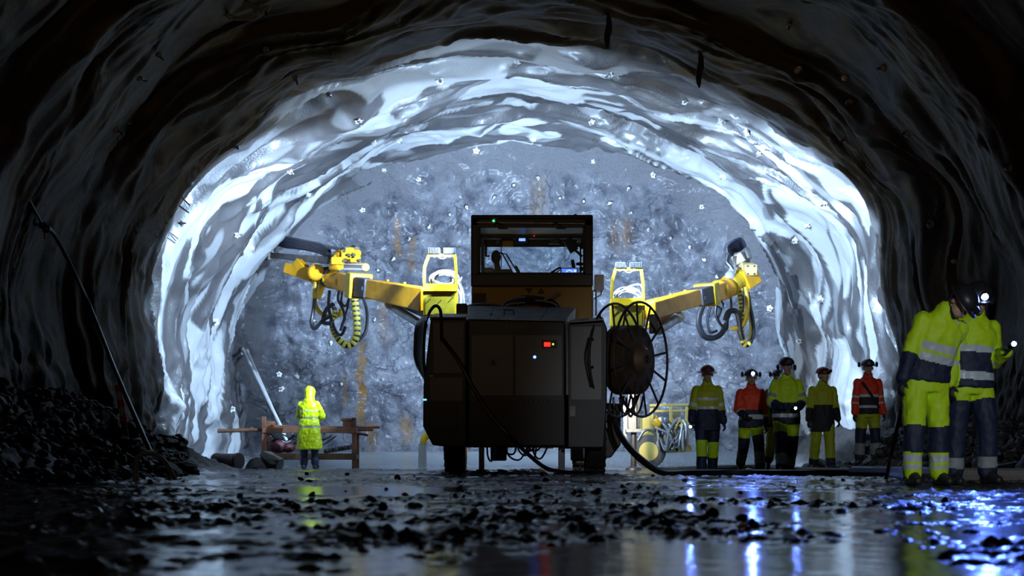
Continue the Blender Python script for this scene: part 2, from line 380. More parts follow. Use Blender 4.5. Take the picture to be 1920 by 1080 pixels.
def rock_material():
    m = bpy.data.materials.new('blasted_rock'); m.use_nodes = True; nt = m.node_tree; L = nt.links.new; N = nt.nodes.new
    b = nt.nodes['Principled BSDF']; tc = N('ShaderNodeTexCoord')
    n1 = N('ShaderNodeTexNoise'); n1.inputs['Scale'].default_value = 1.9; n1.inputs['Detail'].default_value = 12; n1.inputs['Roughness'].default_value = .66; n1.inputs['Distortion'].default_value = .25; L(tc.outputs['Object'], n1.inputs['Vector'])
    r = N('ShaderNodeValToRGB'); e = r.color_ramp.elements; e[0].position = .34; e[0].color = (.10, .10, .13, 1); e[1].position = .66; e[1].color = (.44, .44, .48, 1)
    L(n1.outputs['Fac'], r.inputs[0])
    vo = N('ShaderNodeTexVoronoi'); vo.feature = 'DISTANCE_TO_EDGE'; vo.inputs['Scale'].default_value = .9
    n3 = N('ShaderNodeTexNoise'); n3.inputs['Scale'].default_value = 2.5; n3.inputs['Detail'].default_value = 5; L(tc.outputs['Object'], n3.inputs['Vector'])
    mx = N('ShaderNodeMix'); mx.data_type = 'RGBA'; mx.inputs['Factor'].default_value = .55; L(tc.outputs['Object'], mx.inputs['A']); L(n3.outputs['Color'], mx.inputs['B']); L(mx.outputs['Result'], vo.inputs['Vector'])
    r2 = N('ShaderNodeValToRGB'); r2.color_ramp.elements[0].color = (.38, .38, .43, 1); r2.color_ramp.elements[1].position = .02; L(vo.outputs['Distance'], r2.inputs[0])
    mu = N('ShaderNodeMix'); mu.data_type = 'RGBA'; mu.blend_type = 'MULTIPLY'; mu.inputs['Factor'].default_value = 1; L(r.outputs[0], mu.inputs['A']); L(r2.outputs[0], mu.inputs['B'])
    a1 = N('ShaderNodeAttribute'); a1.attribute_name = 'smear'; a2 = N('ShaderNodeAttribute'); a2.attribute_name = 'stain'
    x1 = N('ShaderNodeMix'); x1.data_type = 'RGBA'; x1.inputs['B'].default_value = (.30, .29, .31, 1); L(mu.outputs['Result'], x1.inputs['A']); L(a1.outputs['Fac'], x1.inputs['Factor'])
    x2 = N('ShaderNodeMix'); x2.data_type = 'RGBA'; x2.inputs['B'].default_value = (.46, .23, .045, 1); L(x1.outputs['Result'], x2.inputs['A']); L(a2.outputs['Fac'], x2.inputs['Factor'])
    L(x2.outputs['Result'], b.inputs['Base Color']); b.inputs['Roughness'].default_value = .48; b.inputs['Coat Weight'].default_value = .25; b.inputs['Coat Roughness'].default_value = .25
    n2 = N('ShaderNodeTexNoise'); n2.inputs['Scale'].default_value = 9; n2.inputs['Detail'].default_value = 9; n2.inputs['Roughness'].default_value = .7; L(tc.outputs['Object'], n2.inputs['Vector'])
    bp = N('ShaderNodeBump'); bp.inputs['Strength'].default_value = 1.0; bp.inputs['Distance'].default_value = .17; L(n2.outputs['Fac'], bp.inputs['Height']); L(bp.outputs[0], b.inputs['Normal'])
    return m
rock_m = rock_material()
grid_obj('wall_back', FV, None, rock_m, {'stain': stain, 'smear': np.clip(smear, 0, 1)}, 'blasted rock face closing the tunnel, grey with rusty seepage', mask=rr_ < 1.07, face_to=(0, -1, 0))
a_, b_ = FV.shape[:2]; ix = np.arange(a_*b_).reshape(a_, b_)
FACE = BVHTree.FromPolygons(FV.reshape(-1, 3).tolist(), np.stack([ix[:-1, :-1], ix[1:, :-1], ix[1:, 1:], ix[:-1, 1:]], -1).reshape(-1, 4).tolist())
CAM = Vector((0, 0, CAMH))
def hit(px, py):                          # the point of the tunnel surface behind a spot of the photograph
    d = (P(px, py, 1.0)-CAM).normalized(); best = None
    for T in (SHELL, FACE):
        r = T.ray_cast(CAM, d)
        if r[0] is not None and (best is None or r[3] < best[2]): best = (r[0], r[1] if r[1].dot(d) < 0 else -r[1], r[3])
    return best

# ---- floor: wet mud, clods and shallow water
def floor_height(x, y, full=True):
    z = -.085*np.exp(-((x-3.2)/1.6)**2-((y-22.6)/2.6)**2)
    lw = XC-AW; rw = XC+AW
    z = z+.95*sstep(2.1, .2, x-lw+.4*noise(x/1.5, y/1.7, 0, 51))*sstep(26, 21.5, y)+  .65*sstep(1.25, .1, rw-x+.25*noise(x/1.5, y/1.7, 0, 52))
    bank = np.clip(sstep(2.3, 1.5, x-lw)*sstep(26.8, 24, y)+sstep(1.4, .9, rw-x), 0, 1)
    z = z+bank*(.24*np.abs(noise(x/.8, y/.8, 0, 53))+.20*np.abs(noise(x/.36+.3*y, y/.33, 0, 54))+.12*np.abs(noise(x/.15, y/.17+.4*x, 0, 64)))
    z = z+.36*sstep(33.2, 35.4, y)
    wl = z+.0                               # local water level follows the very broad shape only
    rut = .017*noise(x/1.7, y/1.1, .3, 55)+.013*noise(x/.55, y/.40, .3, 56)
    rough = sstep(-.36, .22, .8*noise(x/1.3, y/1.9, 3.3, 57)+.5*noise(x/.5, y/.6, 1.3, 58))
    cl = np.maximum(0, noise(x/.15, y/.13, .4, 59)+.0)*.040+np.maximum(0, noise(x/.060, y/.058, .4, 60)+.05)*.042+np.maximum(0, noise(x/.030, y/.028, .4, 63))*.016
    mud = rut+.82*cl*(.30+.70*rough)-.0150
    far = sstep(25.5, 28.5, y)*sstep(1.6, .2, np.abs(x+2.4)/2.2)   # sheet of water before the face
    mud = mud-far*.06
    damp = bank
    lev = -.004+.0015*noise(x/.12, y/.10, 0, 62)
    wet = sstep(.006, -.004, mud-lev)*(1-damp)
    h = np.where(damp > .5, mud, np.maximum(mud, lev))
    return z+h, wet, damp
ny, ncol = 640, 620
ys = [-9, -5, -2, 0, 1.2]; y = 1.6
while y < 36.6: ys.append(y); y += max(.010, .0045*y)
ys = np.array(ys); t = np.linspace(-1, 1, ncol)
k = np.clip(1-(.50*ys+.5)/9.0, 0, 1)
GX = XC+8.8*((1-k)[None, :]*t[:, None]+k[None, :]*t[:, None]**3); GY = np.broadcast_to(ys[None, :], GX.shape)
GZ, WET, DAMP = floor_height(GX, GY)
def mud_material():
    m = bpy.data.materials.new('wet_mud'); m.use_nodes = True; nt = m.node_tree; L = nt.links.new; N = nt.nodes.new
    b = nt.nodes['Principled BSDF']; tc = N('ShaderNodeTexCoord'); a = N('ShaderNodeAttribute'); a.attribute_name = 'wet'
    n1 = N('ShaderNodeTexNoise'); n1.inputs['Scale'].default_value = 7; n1.inputs['Detail'].default_value = 6; L(tc.outputs['Object'], n1.inputs['Vector'])
    r = N('ShaderNodeValToRGB'); e = r.color_ramp.elements; e[0].color = (.018, .015, .014, 1); e[1].color = (.055, .048, .045, 1); L(n1.outputs['Fac'], r.inputs[0])
    x = N('ShaderNodeMix'); x.data_type = 'RGBA'; x.inputs['B'].default_value = (.075, .072, .074, 1); L(r.outputs[0], x.inputs['A']); L(a.outputs['Fac'], x.inputs['Factor'])
    at = N('ShaderNodeAttribute'); at.attribute_name = 'haze_tint'; x4 = N('ShaderNodeMix'); x4.data_type = 'RGBA'; x4.inputs['B'].default_value = (.34, .36, .37, 1); L(x.outputs['Result'], x4.inputs['A']); L(at.outputs['Fac'], x4.inputs['Factor'])  # pale mist before the face, painted into the floor colour
    L(x4.outputs['Result'], b.inputs['Base Color'])
    mr = N('ShaderNodeMapRange'); mr.inputs[3].default_value = .33; mr.inputs[4].default_value = .11; L(a.outputs['Fac'], mr.inputs[0]); ab = N('ShaderNodeAttribute'); ab.attribute_name = 'bank'; mb_ = N('ShaderNodeMix'); L(ab.outputs['Fac'], mb_.inputs['Factor']); L(mr.outputs[0], mb_.inputs['A']); mb_.inputs['B'].default_value = .62; L(mb_.outputs[0], b.inputs['Roughness'])
    n2 = N('ShaderNodeTexNoise'); n2.inputs['Scale'].default_value = 45; n2.inputs['Detail'].default_value = 4; L(tc.outputs['Object'], n2.inputs['Vector'])
    mr2 = N('ShaderNodeMapRange'); mr2.inputs[3].default_value = .45; mr2.inputs[4].default_value = .03; L(a.outputs['Fac'], mr2.inputs[0])
    bp = N('ShaderNodeBump'); bp.inputs['Distance'].default_value = .02; L(mr2.outputs[0], bp.inputs['Strength']); L(n2.outputs['Fac'], bp.inputs['Height']); L(bp.outputs[0], b.inputs['Normal'])
    b.inputs['Specular IOR Level'].default_value = .6
    return m
mud_m = mud_material()
grid_obj('floor', np.stack([GX, GY, GZ], -1), None, mud_m, {'wet': WET, 'bank': DAMP, 'haze_tint': sstep(26.5, 29, GY+.8*noise(GX/.8, GY/.8, .2, 65))*(1-DAMP)}, 'muddy tunnel floor with clods and shining puddles')
def fz_at(x, y): return float(floor_height(np.array([float(x)]), np.array([float(y)]))[0][0])
def smooth_z(x, y):
    o = np.array([(-.1, 0), (.1, 0), (0, .1), (0, -.1), (0, 0)]); return float(floor_height(x+o[:, 0], y+o[:, 1])[0].mean())
# ---------------------------------------------------------------- the drilling rig
GZ0 = .0
rig = empty('drilling_rig', (.06, 25.0, smooth_z(.06, 21.6)), 'black and yellow two-boom tunnel drilling rig standing before the rock face', 'drilling rig')
RY = 21.3
def px2(pts, Y): return [((x-960)*Y/F, CAMH+(HOR-y)*Y/F) for x, y in pts]
def part(mb, name, m, parent=rig, bevel=0.0, **k): return mb.build(name, m, parent, bevel, **k)

# rear housings
b = MB(); b.prism(px2([(811, 835), (793, 799), (794, 722), (808, 594), (875, 594), (875, 838)][::-1], RY), RY, 24.2)
hl = part(b, 'rear_housing', dark, bevel=.02)
b = MB(); b.prism(px2([(877, 838), (877, 598), (1060, 602), (1060, 838)][::-1], RY-.06), RY-.06, 23.6)
hood = part(b, 'engine_hood', dark, bevel=.025)
b = MB(); b.prism(px2([(1064, 840), (1064, 603), (1132, 598), (1139, 618), (1138, 760), (1133, 840)][::-1], RY), RY, 24.2)
hr = part(b, 'rear_housing', dark, bevel=.02)
# pale sloping deck on top of the hood
a0, a1 = P(876, 598, RY-.05), P(1061, 602, RY-.05); c0, c1 = P(877, 573, 22.3), P(1079, 577, 22.3)
dn = Vector((0, 0, -.05))
b = MB(); b.hexa([a0+dn, a1+dn, c1+dn, c0+dn, a0, a1, c1, c0]); deck = part(b, 'deck_cover', grey, bevel=.012)
b = MB(); b.hexa([a1+Vector((.005, 0, -1.1)), a1+Vector((.035, 0, -1.1)), c1+Vector((0, .3, -1.4)), c1+Vector((-.05, .3, -1.4)), a1+Vector((-.005, 0, 0)), a1+Vector((.03, .02, -.02)), c1, c1+Vector((-.05, 0, 0))])
part(b, 'deck_side', grey)
def on_deck(px, t):                     # point on the deck slope
    l = a0.lerp(c0, t); r = a1.lerp(c1, t); return l.lerp(r, (px-876)/(1061-876))
b = MB(); h0 = on_deck(943, .35); h1 = on_deck(960, .35); up = Vector((0, -.03, .07))
b.tube([h0, h0+up, h1+up, h1], .011, 6); part(b, 'deck_handle', black, deck)
for px in (918, 1012):
    b = MB(); b.beam(on_deck(px, .02)+Vector((0, -.002, .004)), on_deck(px+3, .98)+Vector((0, -.002, .004)), .008, .006); part(b, 'hatch_joint', black, deck)
b = MB(); b.ball(on_deck(919, .3)+Vector((0, 0, .01)), .014); part(b, 'deck_bolt', black, deck)
# left low deck and its edge
b = MB(); q0, q1 = P(806, 594, RY), P(874, 594, RY); q2, q3 = P(876, 588, 22.2), P(815, 588, 22.2)
b.hexa([q0+dn, q1+dn, q2+dn, q3+dn, q0, q1, q2, q3]); part(b, 'side_deck', mat('deck_edge', (.16, .16, .17), .5), hl)
b = MB(); q0, q1 = P(1064, 603, RY), P(1132, 598, RY); q2, q3 = P(1130, 594, 22.0), P(1076, 599, 22.0)
b.hexa([q0+dn, q1+dn, q2+dn, q3+dn, q0, q1, q2, q3]); part(b, 'side_deck', mat('deck_edge', (.16, .16, .17), .5), hr)
# seams, panels, vents on the rear faces
yb = RY-.065
def rear_panel(name, x0, y0, x1, y1, m, parent, th=.012, Y=yb, bevel=.003):
    p, q = P(x0, y1, Y), P(x1, y0, Y); b = MB(); b.box(p.x, q.x, Y-th, Y+.01, p.z, q.z); return part(b, name, m, parent, bevel)
pan = mat('panel_black', (.022, .019, .026), .42, bump=.08)
rear_panel('service_door', 884, 628, 962, 742, pan, hood); rear_panel('service_door', 966, 628, 1054, 742, pan, hood)
rear_panel('bumper_panel', 880, 752, 1058, 834, mat('panel_brown', (.024, .015, .014), .55), hood, .03)
for k in range(7): rear_panel('louvre', 974+9*k, 749, 981+9*k, 755, dark, hood, .035)
rear_panel('side_panel', 812, 604, 870, 700, pan, hl, Y=RY); rear_panel('side_panel', 806, 708, 868, 752, pan, hl, Y=RY)
rear_panel('tail_box', 806, 757, 856, 808, dark, hl, .05, Y=RY); rear_panel('side_panel', 1070, 612, 1128, 750, pan, hr, Y=RY)
rear_panel('latch_plate', 1068, 761, 1079, 781, grey, hr, .02, Y=RY)
lab_m = mat('warning_label', (.20, .20, .21), .6)
wl = rear_panel('warning_label', 916, 667, 934, 686, lab_m, hood, .016)
b = MB(); tri = px2([(918.5, 684), (931.5, 684), (925, 671)], yb-.018); b.prism(tri, yb-.020, yb-.017); part(b, 'warning_triangle', black, wl)
lt_m = mat('faint_letters', (.13, .125, .13), .55)
lettering('maker_lettering', 'Epiroc', .108, P(969, 611.5, yb-.004), lt_m, hood, .004)
b = MB(); c = P(952, 610.5, yb); b.lathe(c+Vector((0, -.008, 0)), c+Vector((0, .004, 0)), [(0, .036), (1, .036)], 6); lg = part(b, 'maker_emblem', lt_m, hood)
b = MB(); b.lathe(c+Vector((0, -.011, 0)), c+Vector((0, .004, 0)), [(0, .014), (1, .014)], 12); part(b, 'emblem_centre', pan, lg)
def lamp(name, px, py, r, col, st, parent, Y=yb):
    b = MB(); c = P(px, py, Y); b.ball(c+Vector((0, -.012, 0)), r, r*.6, r); return part(b, name, emit('glow_'+name, col, st), parent)
rear_panel('display_frame', 1016, 638, 1044, 653, black, hood, .02)
rear_panel('red_display', 1020, 642, 1032, 650, emit('red_glow', (1, .015, .01), 2.5), hood, .026)
lamp('green_lamp', 1037, 645.5, .020, (.25, 1, .05), 2.5, hood); lamp('blue_lamp', 1002.5, 669.5, .022, (.06, .16, 1), 9, hood)
rear_panel('reflector', 793, 748, 800, 751, emit('cyan_glow', (.2, .7, 1), 1.2), hl, .02, Y=RY); rear_panel('reflector', 805, 703, 813, 707, mat('green_tag', (.15, .35, .3), .4), hl, .02, Y=RY)
# hose that enters the rear left and another on the right housing
b = MB(); b.tube([P(1104, 633, RY-.04), P(1098, 668, RY-.09), P(1103, 700, RY-.09), P(1108, 726, RY-.05)], .014, 7, smooth=6); part(b, 'rear_hose', hose_m, hr)
b = MB(); b.tube([P(800, 600, RY+.3), P(806, 584, RY-.05), P(815, 574, RY-.12), P(823, 577, RY-.12), P(827, 592, RY-.07), P(828, 640, RY-.05)], .024, 8, smooth=6); part(b, 'rear_hose', hose_m, hl)

# chassis, axle, wheels, jacks
b = MB(); b.box(-.62, .78, 22.0, 30.3, .62, 1.25); chs = part(b, 'chassis', dark, bevel=.03)
b = MB(); b.box(-1.15, 1.3, 26.0, 29.0, 1.25, 1.75); part(b, 'front_platform', dark, bevel=.03)
b = MB(); b.box(-1.0, 1.2, 28.6, 29.3, .9, 1.9); part(b, 'front_platform', yellow, bevel=.03)
def wheel(x, Y, r, w, z):
    b = MB(); prof = [(0, r*.60), (.04, r*.86), (.12, r*.97), (.2, r), (.8, r), (.88, r*.97), (.96, r*.86), (1, r*.60)]
    b.lathe((x-w/2, Y, z), (x+w/2, Y, z), prof, 32); wh = part(b, 'wheel', tyre_m)
    b = MB(); b.lathe((x-w*.51, Y, z), (x+w*.51, Y, z), [(0, r*.3), (0, r*.58), (1, r*.58), (1, r*.3)], 20); part(b, 'wheel_hub', yellow, wh)
    b = MB()
    for k in range(22):
        a = 2*math.pi*k/22; d = Vector((0, math.cos(a), math.sin(a))); c = Vector((x, Y, z))+d*(r+.004)
        b.beam(c-Vector((w*.46, 0, 0)), c-Vector((.02, 0, 0)), .05, .05, hint=d); b.beam(c+Vector((w*.46, 0, 0)), c+Vector((.02, 0, 0)), .05, .05, hint=d)
    part(b, 'tread_lug', tyre_m, wh)['kind'] = 'stuff'
wz = _loc[rig.name].z
for x, Y in ((-.89, 22.2), (1.29, 22.2), (-1.05, 28.0), (1.35, 28.0)): wheel(x, Y, .53, .33, wz+.525)
for px, Y, w in ((935, 26.5, 30), (1083, 26.8, 26)):
    p = P(px, 866, Y); b = MB(); b.box(p.x-w/2/100, p.x+w/2/100, Y-.2, Y+.2, p.z+.02, .7); part(b, 'axle_housing', dark, bevel=.03)
for px, w in ((903, .085), (1053, .10)):
    p = P(px, 884, 22.0); b = MB(); b.box(p.x-w/2, p.x+w/2, 21.95, 22.05, wz+.02, .75); j = part(b, 'jack_leg', dsteel, bevel=.008)
    b = MB(); b.lathe((p.x, 22.0, wz-.01), (p.x, 22.0, wz+.04), [(0, .10), (1, .07)], 12); part(b, 'foot_plate', dsteel, j)
b = MB()
for k in range(9):
    x = random.uniform(-.45, .55); Y = random.uniform(22.4, 24.5); z = random.uniform(.18, .35)
    b.tube([(x, Y, .66), (x+random.uniform(-.1, .1), Y, z+.1), (x+random.uniform(.05, .25), Y+.1, z), (x+random.uniform(.1, .4), Y+.2, .66)], .016, 6, smooth=5)
part(b, 'belly_hose', hose_m)['kind'] = 'stuff'
b = MB(); b.beam((-.85, 24.4, .55), (-.2, 27.5, .60), .1, .12); part(b, 'drag_link', yellow)
b = MB(); b.beam((.15, 25, .52), (.72, 27.5, .46), .16, .14); part(b, 'drag_link', yellow)
# right hand outrigger box and stabiliser
b = MB(); b.prism(px2([(1133, 860), (1130, 755), (1164, 757), (1164, 834), (1146, 858)][::-1], 22.6), 22.6, 24.0); part(b, 'outrigger_box', dark, bevel=.02)
b = MB(); p = P(1136, 785, 22.55); b.box(p.x-.02, p.x+.02, 22.5, 22.6, p.z-.15, p.z+.15); part(b, 'marker_plate', whitep)
X_, Yj = P(1190, 0, 27).x, 27.0
b = MB(); b.box(X_-.13, X_+.03, Yj-.1, Yj+.1, .75, 1.9); sj = part(b, 'stabiliser_jack', steel, bevel=.01)
b = MB(); b.box(X_+.04, X_+.09, Yj-.12, Yj+.05, .8, 1.85); part(b, 'jack_rail', dsteel, sj)
b = MB(); b.box(X_-.17, X_+.13, Yj-.14, Yj+.14, .70, .76); part(b, 'jack_collar', steel, sj)
b = MB(); b.cyl((X_-.02, Yj, .0), (X_-.02, Yj, .75), .055); part(b, 'jack_ram', dsteel, sj)
b = MB(); zf = smooth_z(X_, Yj); b.lathe((X_-.02, Yj, zf-.02), (X_-.02, Yj, zf+.06), [(0, .17), (.6, .15), (1, .07)], 16); part(b, 'foot_plate', dsteel, sj)
b = MB(); b.beam((1.0, Yj, 1.7), (X_, Yj, 1.75), .22, .22); part(b, 'outrigger_beam', dark)
b = MB(); b.beam(P(1172, 830, 27.2), P(1172, 760, 27.2), .07, .07); part(b, 'outrigger_beam', steel)

# black hose bundle and hydraulic ram on the left flank
for k in range(7):
    x0 = 794-2.6*k; b = MB()
    b.tube([P(800-k, 596, 23.4+.1*k), P(x0+3, 612, 23.2+.1*k), P(x0, 650, 23.1+.1*k), P(x0+1, 690-3*k, 23.1+.1*k), P(x0+8, 716-4*k, 23.3+.1*k), P(803, 735-4*k, 23.7)], .030, 8, smooth=6)
    part(b, 'flank_hose', hose_m, label='black hose looping down the flank')
b = MB(); b.cyl(P(741, 578, 28.5), P(795, 612, 27.4), .085); ram = part(b, 'lift_ram', steel)
b = MB(); b.lathe(P(732, 571, 28.6)+Vector((0, -.12, 0)), P(732, 571, 28.6)+Vector((0, .12, 0)), [(0, .08), (.1, .11), (.9, .11), (1, .08)], 16); part(b, 'ram_pin', whitep, ram)
b = MB(); b.beam(P(748, 566, 29), P(800, 590, 27.3), .12, .13); part(b, 'lower_link', dark)

# ---- cab
cab_y0, cab_y1 = 24.0, 25.5
def at(px, py, Y=cab_y0): p = P(px, py, Y); return p.x, p.z
xl, zt = at(883, 406); xr, zb = at(1112, 600); zb = 2.2
wx0, wz1 = at(899, 424); wx1, wz0 = at(1095, 513)
cm = mat('cab_black', (.020, .018, .022), .45, bump=.06)
b = MB(); b.box(xl, wx0, cab_y0, cab_y0+.10, wz0-.2, zt-.03); cabp = part(b, 'cab_post', cm, bevel=.02)
b = MB(); b.box(wx1, xr, cab_y0, cab_y0+.10, wz0-.2, zt-.03); part(b, 'cab_post', cm, bevel=.02)
b = MB(); b.box(xl, xr, cab_y0, cab_y0+.10, wz1, zt); hdr = part(b, 'cab_header', cm, bevel=.02)
b = MB(); b.box(xl, xr, cab_y0-.01, cab_y0+.10, at(0, 537)[1], wz0); sil = part(b, 'cab_sill', cm, bevel=.02)
lettering('model_lettering', 'BOOMER', .125, (at(925, 0)[0], cab_y0-.014, at(0, 525)[1]), lt_m, sil, .004)
lettering('model_lettering', 'XE3C', .125, (at(1074, 0)[0], cab_y0-.014, at(0, 525)[1]), lt_m, sil, .004)
lowm = mat('cab_brown_yellow', (.42, .24, .015), .5, bump=.08)
b = MB(); b.box(xl+.01, xr-.01, cab_y0, cab_y1, zb, at(0, 537)[1]); low = part(b, 'cab_base', lowm, bevel=.02)
for tri in ([(984, 540), (1000, 540), (992, 551)], [(1007, 551), (1022, 551), (1014.5, 539)]):
    b = MB(); pts = px2(tri, cab_y0-.006); 
    ar = sum(pts[i][0]*pts[(i+1) % 3][1]-pts[(i+1) % 3][0]*pts[i][1] for i in range(3))
    b.prism(pts if ar < 0 else pts[::-1], cab_y0-.012, cab_y0); part(b, 'warning_decal', mat('decal_brown', (.09, .05, .02), .6), low)
b = MB(); p = P(900, 572, cab_y0); b.box(p.x-.12, p.x+.10, cab_y0-.02, cab_y0, p.z-.25, p.z+.2); part(b, 'access_flap', mat('decal_brown', (.09, .05, .02), .6), low, bevel=.01)
b = MB(); b.box(xl, xr, cab_y0-.02, cab_y1+.1, zt-.05, zt+.03); part(b, 'cab_roof', cm, bevel=.03)
b = MB(); b.box(xl+.08, xr-.08, cab_y0+.12, cab_y1-.1, zt-.16, zt-.06); part(b, 'cab_ceiling', lemon, bevel=.02)
fz1 = zt-.30
b = MB(); b.box(xl, xr, cab_y1-.08, cab_y1, fz1, zt-.02); fh = part(b, 'windscreen_header', cm, bevel=.01)
for x0, x1 in ((xl, xl+.09), (xr-.09, xr)):
    b = MB(); b.box(x0, x1, cab_y1-.08, cab_y1, zb, fz1); part(b, 'windscreen_post', cm, bevel=.01)
b = MB(); b.box(xl, xr, cab_y1-.08, cab_y1, zb+.3, wz0-.06); part(b, 'dashboard', cm, bevel=.02)
gl = glass('cab_glass', (.96, .99, 1))
b = MB(); b.box(wx0-.01, wx1+.01, cab_y0+.04, cab_y0+.05, wz0-.01, wz1+.01); part(b, 'rear_window', gl)
b = MB(); b.box(xl+.09, xr-.09, cab_y1-.05, cab_y1-.04, wz0-.06, fz1); part(b, 'windscreen', gl)
for xs in (xl, xr-.03):
    b = MB(); b.box(xs, xs+.03, cab_y0+.1, cab_y1-.08, wz0-.1, zt-.05)
    part(b, 'side_window', gl)
# rear window trim, wipers, green lamp
b = MB()
for q in ((897, 422, 1097, 427), (897, 511, 1097, 515), (896, 424, 901, 514), (1093, 424, 1098, 514)):
    p0 = P(q[0], q[3], cab_y0); p1 = P(q[2], q[1], cab_y0); b.box(p0.x, p1.x, cab_y0-.02, cab_y0+.02, p0.z, p1.z)
part(b, 'window_seal', black)
for px in (943, 1052):
    b = MB(); p = P(px, 427.5, cab_y0-.04); b.box(p.x-.08, p.x+.08, p.y-.02, p.y+.03, p.z-.02, p.z+.02); b.tube([P(px-17, 423, cab_y0-.05), P(px-12, 417, cab_y0-.05), P(px+2, 423, cab_y0-.05)], .012, 6)
    part(b, 'window_hinge', black, hdr)
b = MB(); b.beam(P(890, 424.5, cab_y0-.03), P(1094, 424.5, cab_y0-.03), .015, .015); part(b, 'wiper_rail', dsteel, hdr)
b = MB(); b.beam(P(893, 417, cab_y0-.035), P(1096, 419.5, cab_y0-.035), .02, .012); part(b, 'header_trim', steel, hdr)
b = MB(); b.ball(P(925.5, 414, cab_y0-.02), .022, .012, .018); part(b, 'green_lamp', emit('glow_green', (.05, 1, .25), 2.2), hdr)
b = MB(); p = P(1078, 405, cab_y0+.1); b.ball(p, .045, .045, .035); b.cyl(p-Vector((0, 0, .05)), p, .03); part(b, 'antenna_base', black, hdr)
# cab interior
def inner(name, mb, m): return part(mb, name, m)
b = MB(); p = P(1006, 442, 25.0); b.box(xl+.1, xr-.1, 25.0, 25.12, P(0, 447, 25).z, P(0, 437, 25).z); cons = part(b, 'overhead_console', cm, bevel=.01)
b = MB(); b.ball(P(1001.5, 442.5, 24.98), .008); part(b, 'red_lamp', emit('red_glow', (1, .015, .01), 2.5), cons)
b = MB(); b.box(*[v for v in (P(967, 0, 24.9).x, P(991, 0, 24.9).x)], 24.9, 24.96, P(0, 455, 24.9).z, P(0, 446, 24.9).z); mon = part(b, 'upper_monitor', cm, bevel=.01)
b = MB(); b.box(P(973, 0, 24.9).x, P(985, 0, 24.9).x, 24.888, 24.9, P(0, 452, 24.9).z, P(0, 447, 24.9).z); part(b, 'monitor_screen', emit('screen_glow', (.12, .25, 1), 2.2), mon)
b = MB(); q = [P(968, 455, 24.9), P(975, 459, 24.9), P(985, 459, 24.9), P(991, 454, 24.9)]; b.tube(q, .010, 6); part(b, 'monitor_bracket', cm, mon)
for x0, x1, y0, y1, m in ((941, 963, 451, 462, lemon), (1029, 1050, 448, 457, dsteel), (929, 938, 447, 454, dsteel), (1081, 1089, 449, 454, steel)):
    b = MB(); b.box(P(x0, 0, 25.2).x, P(x1, 0, 25.2).x, 25.2, 25.3, P(0, y1, 25.2).z, P(0, y0, 25.2).z); part(b, 'work_light', m, bevel=.015)
b = MB(); b.beam(P(1063, 448, 24.6), P(1077, 471, 24.6), .14, .10, .16, .12, hint=(0, 1, 0)); b.tube([P(1077, 468, 24.6), P(1084, 474, 24.6), P(1092, 481, 24.6)], .025, 7); part(b, 'pilot_seat_arm', cm, bevel=.015)
b = MB(); b.tube([P(1088.5, 460, 24.5), P(1088.5, 512, 24.5)], .016, 6); b.ball(P(1087, 495, 24.5), .07, .04, .03); b.ball(P(1091, 463, 24.5), .04); b.ball(P(1090, 504, 24.5), .04); part(b, 'control_lever', cm)
b = MB(); b.beam(P(1073, 487, 24.5), P(1076, 503, 24.5), .055, .07, .06, .09); part(b, 'control_grip', cm, bevel=.01)
b = MB(); b.box(P(1051, 0, 24.7).x, P(1084, 0, 24.7).x, 24.7, 24.75, P(0, 515, 24.7).z, P(0, 502, 24.7).z); mon = part(b, 'lower_monitor', cm, bevel=.01)
b = MB(); b.box(P(1053, 0, 24.7).x, P(1082, 0, 24.7).x, 24.685, 24.7, P(0, 513, 24.7).z, P(0, 504, 24.7).z); scr = part(b, 'monitor_screen', emit('screen_glow2', (.10, .22, 1), 1.1), mon)
b = MB(); b.tube([P(1061, 513, 24.68), P(1063, 508, 24.68), P(1067.5, 506.5, 24.68), P(1072, 508, 24.68), P(1074, 513, 24.68)], .008, 5); b.box(P(1076, 0, 24.68).x, P(1080, 0, 24.68).x, 24.675, 24.69, P(0, 510, 24.68).z, P(0, 506, 24.68).z)
part(b, 'screen_graphic', emit('screen_pale', (.45, .6, 1), 1.4), scr)
b = MB(); b.tube([P(1033, 512, 24.8), P(1047, 503, 24.8), P(1052, 502, 24.8)], .02, 6); b.tube([P(1036, 515, 24.8), P(1050, 506, 24.8)], .012, 6); part(b, 'monitor_arm', cm)
# operator's seat on the left: headrest, back, arms
sg = mat('seat_grey', (.16, .165, .18), .6)
b = MB(); b.ball(P(930, 482, 24.7), .085, .07, .12); b.beam(P(930, 486, 24.7), P(935, 512, 24.7), .09, .07, .11, .08); seat = part(b, 'headrest', sg)
b = MB(); b.beam(P(934, 505, 24.6), P(934, 530, 24.6), .5, .14); part(b, 'seat_back', sg, bevel=.04)
b = MB(); b.box(P(905, 0, 24.6).x, P(925, 0, 24.6).x, 24.5, 24.9, P(0, 515, 24.6).z, P(0, 503, 24.6).z); part(b, 'armrest_box', mat('pale_plastic', (.4, .41, .43), .5), bevel=.02)
for dx in (0, 8):
    b = MB(); b.tube([P(931+dx*.6, 474, 24.75), P(941+dx, 474+dx*.3, 24.75), P(962+dx*1.2, 512, 24.75)], .013, 6); part(b, 'grab_bar', cm)
b = MB(); b.beam(P(966, 499, 24.75), P(974, 514, 24.75), .08, .06); part(b, 'joystick_pod', cm, bevel=.015)
b = MB(); b.tube([P(911, 461, 24.5), P(911, 480, 24.5), P(918, 480, 24.5)], .02, 6); part(b, 'door_latch', cm)
b = MB(); b.tube([P(940, 445, 24.9), P(940, 502, 24.9)], .008, 6); part(b, 'window_bar', cm)
b = MB(); b.box(P(902, 0, 24.4).x, P(908, 0, 24.4).x, 24.2, 25.3, P(0, 513, 24.4).z, P(0, 448, 24.4).z); part(b, 'door_frame', dsteel)
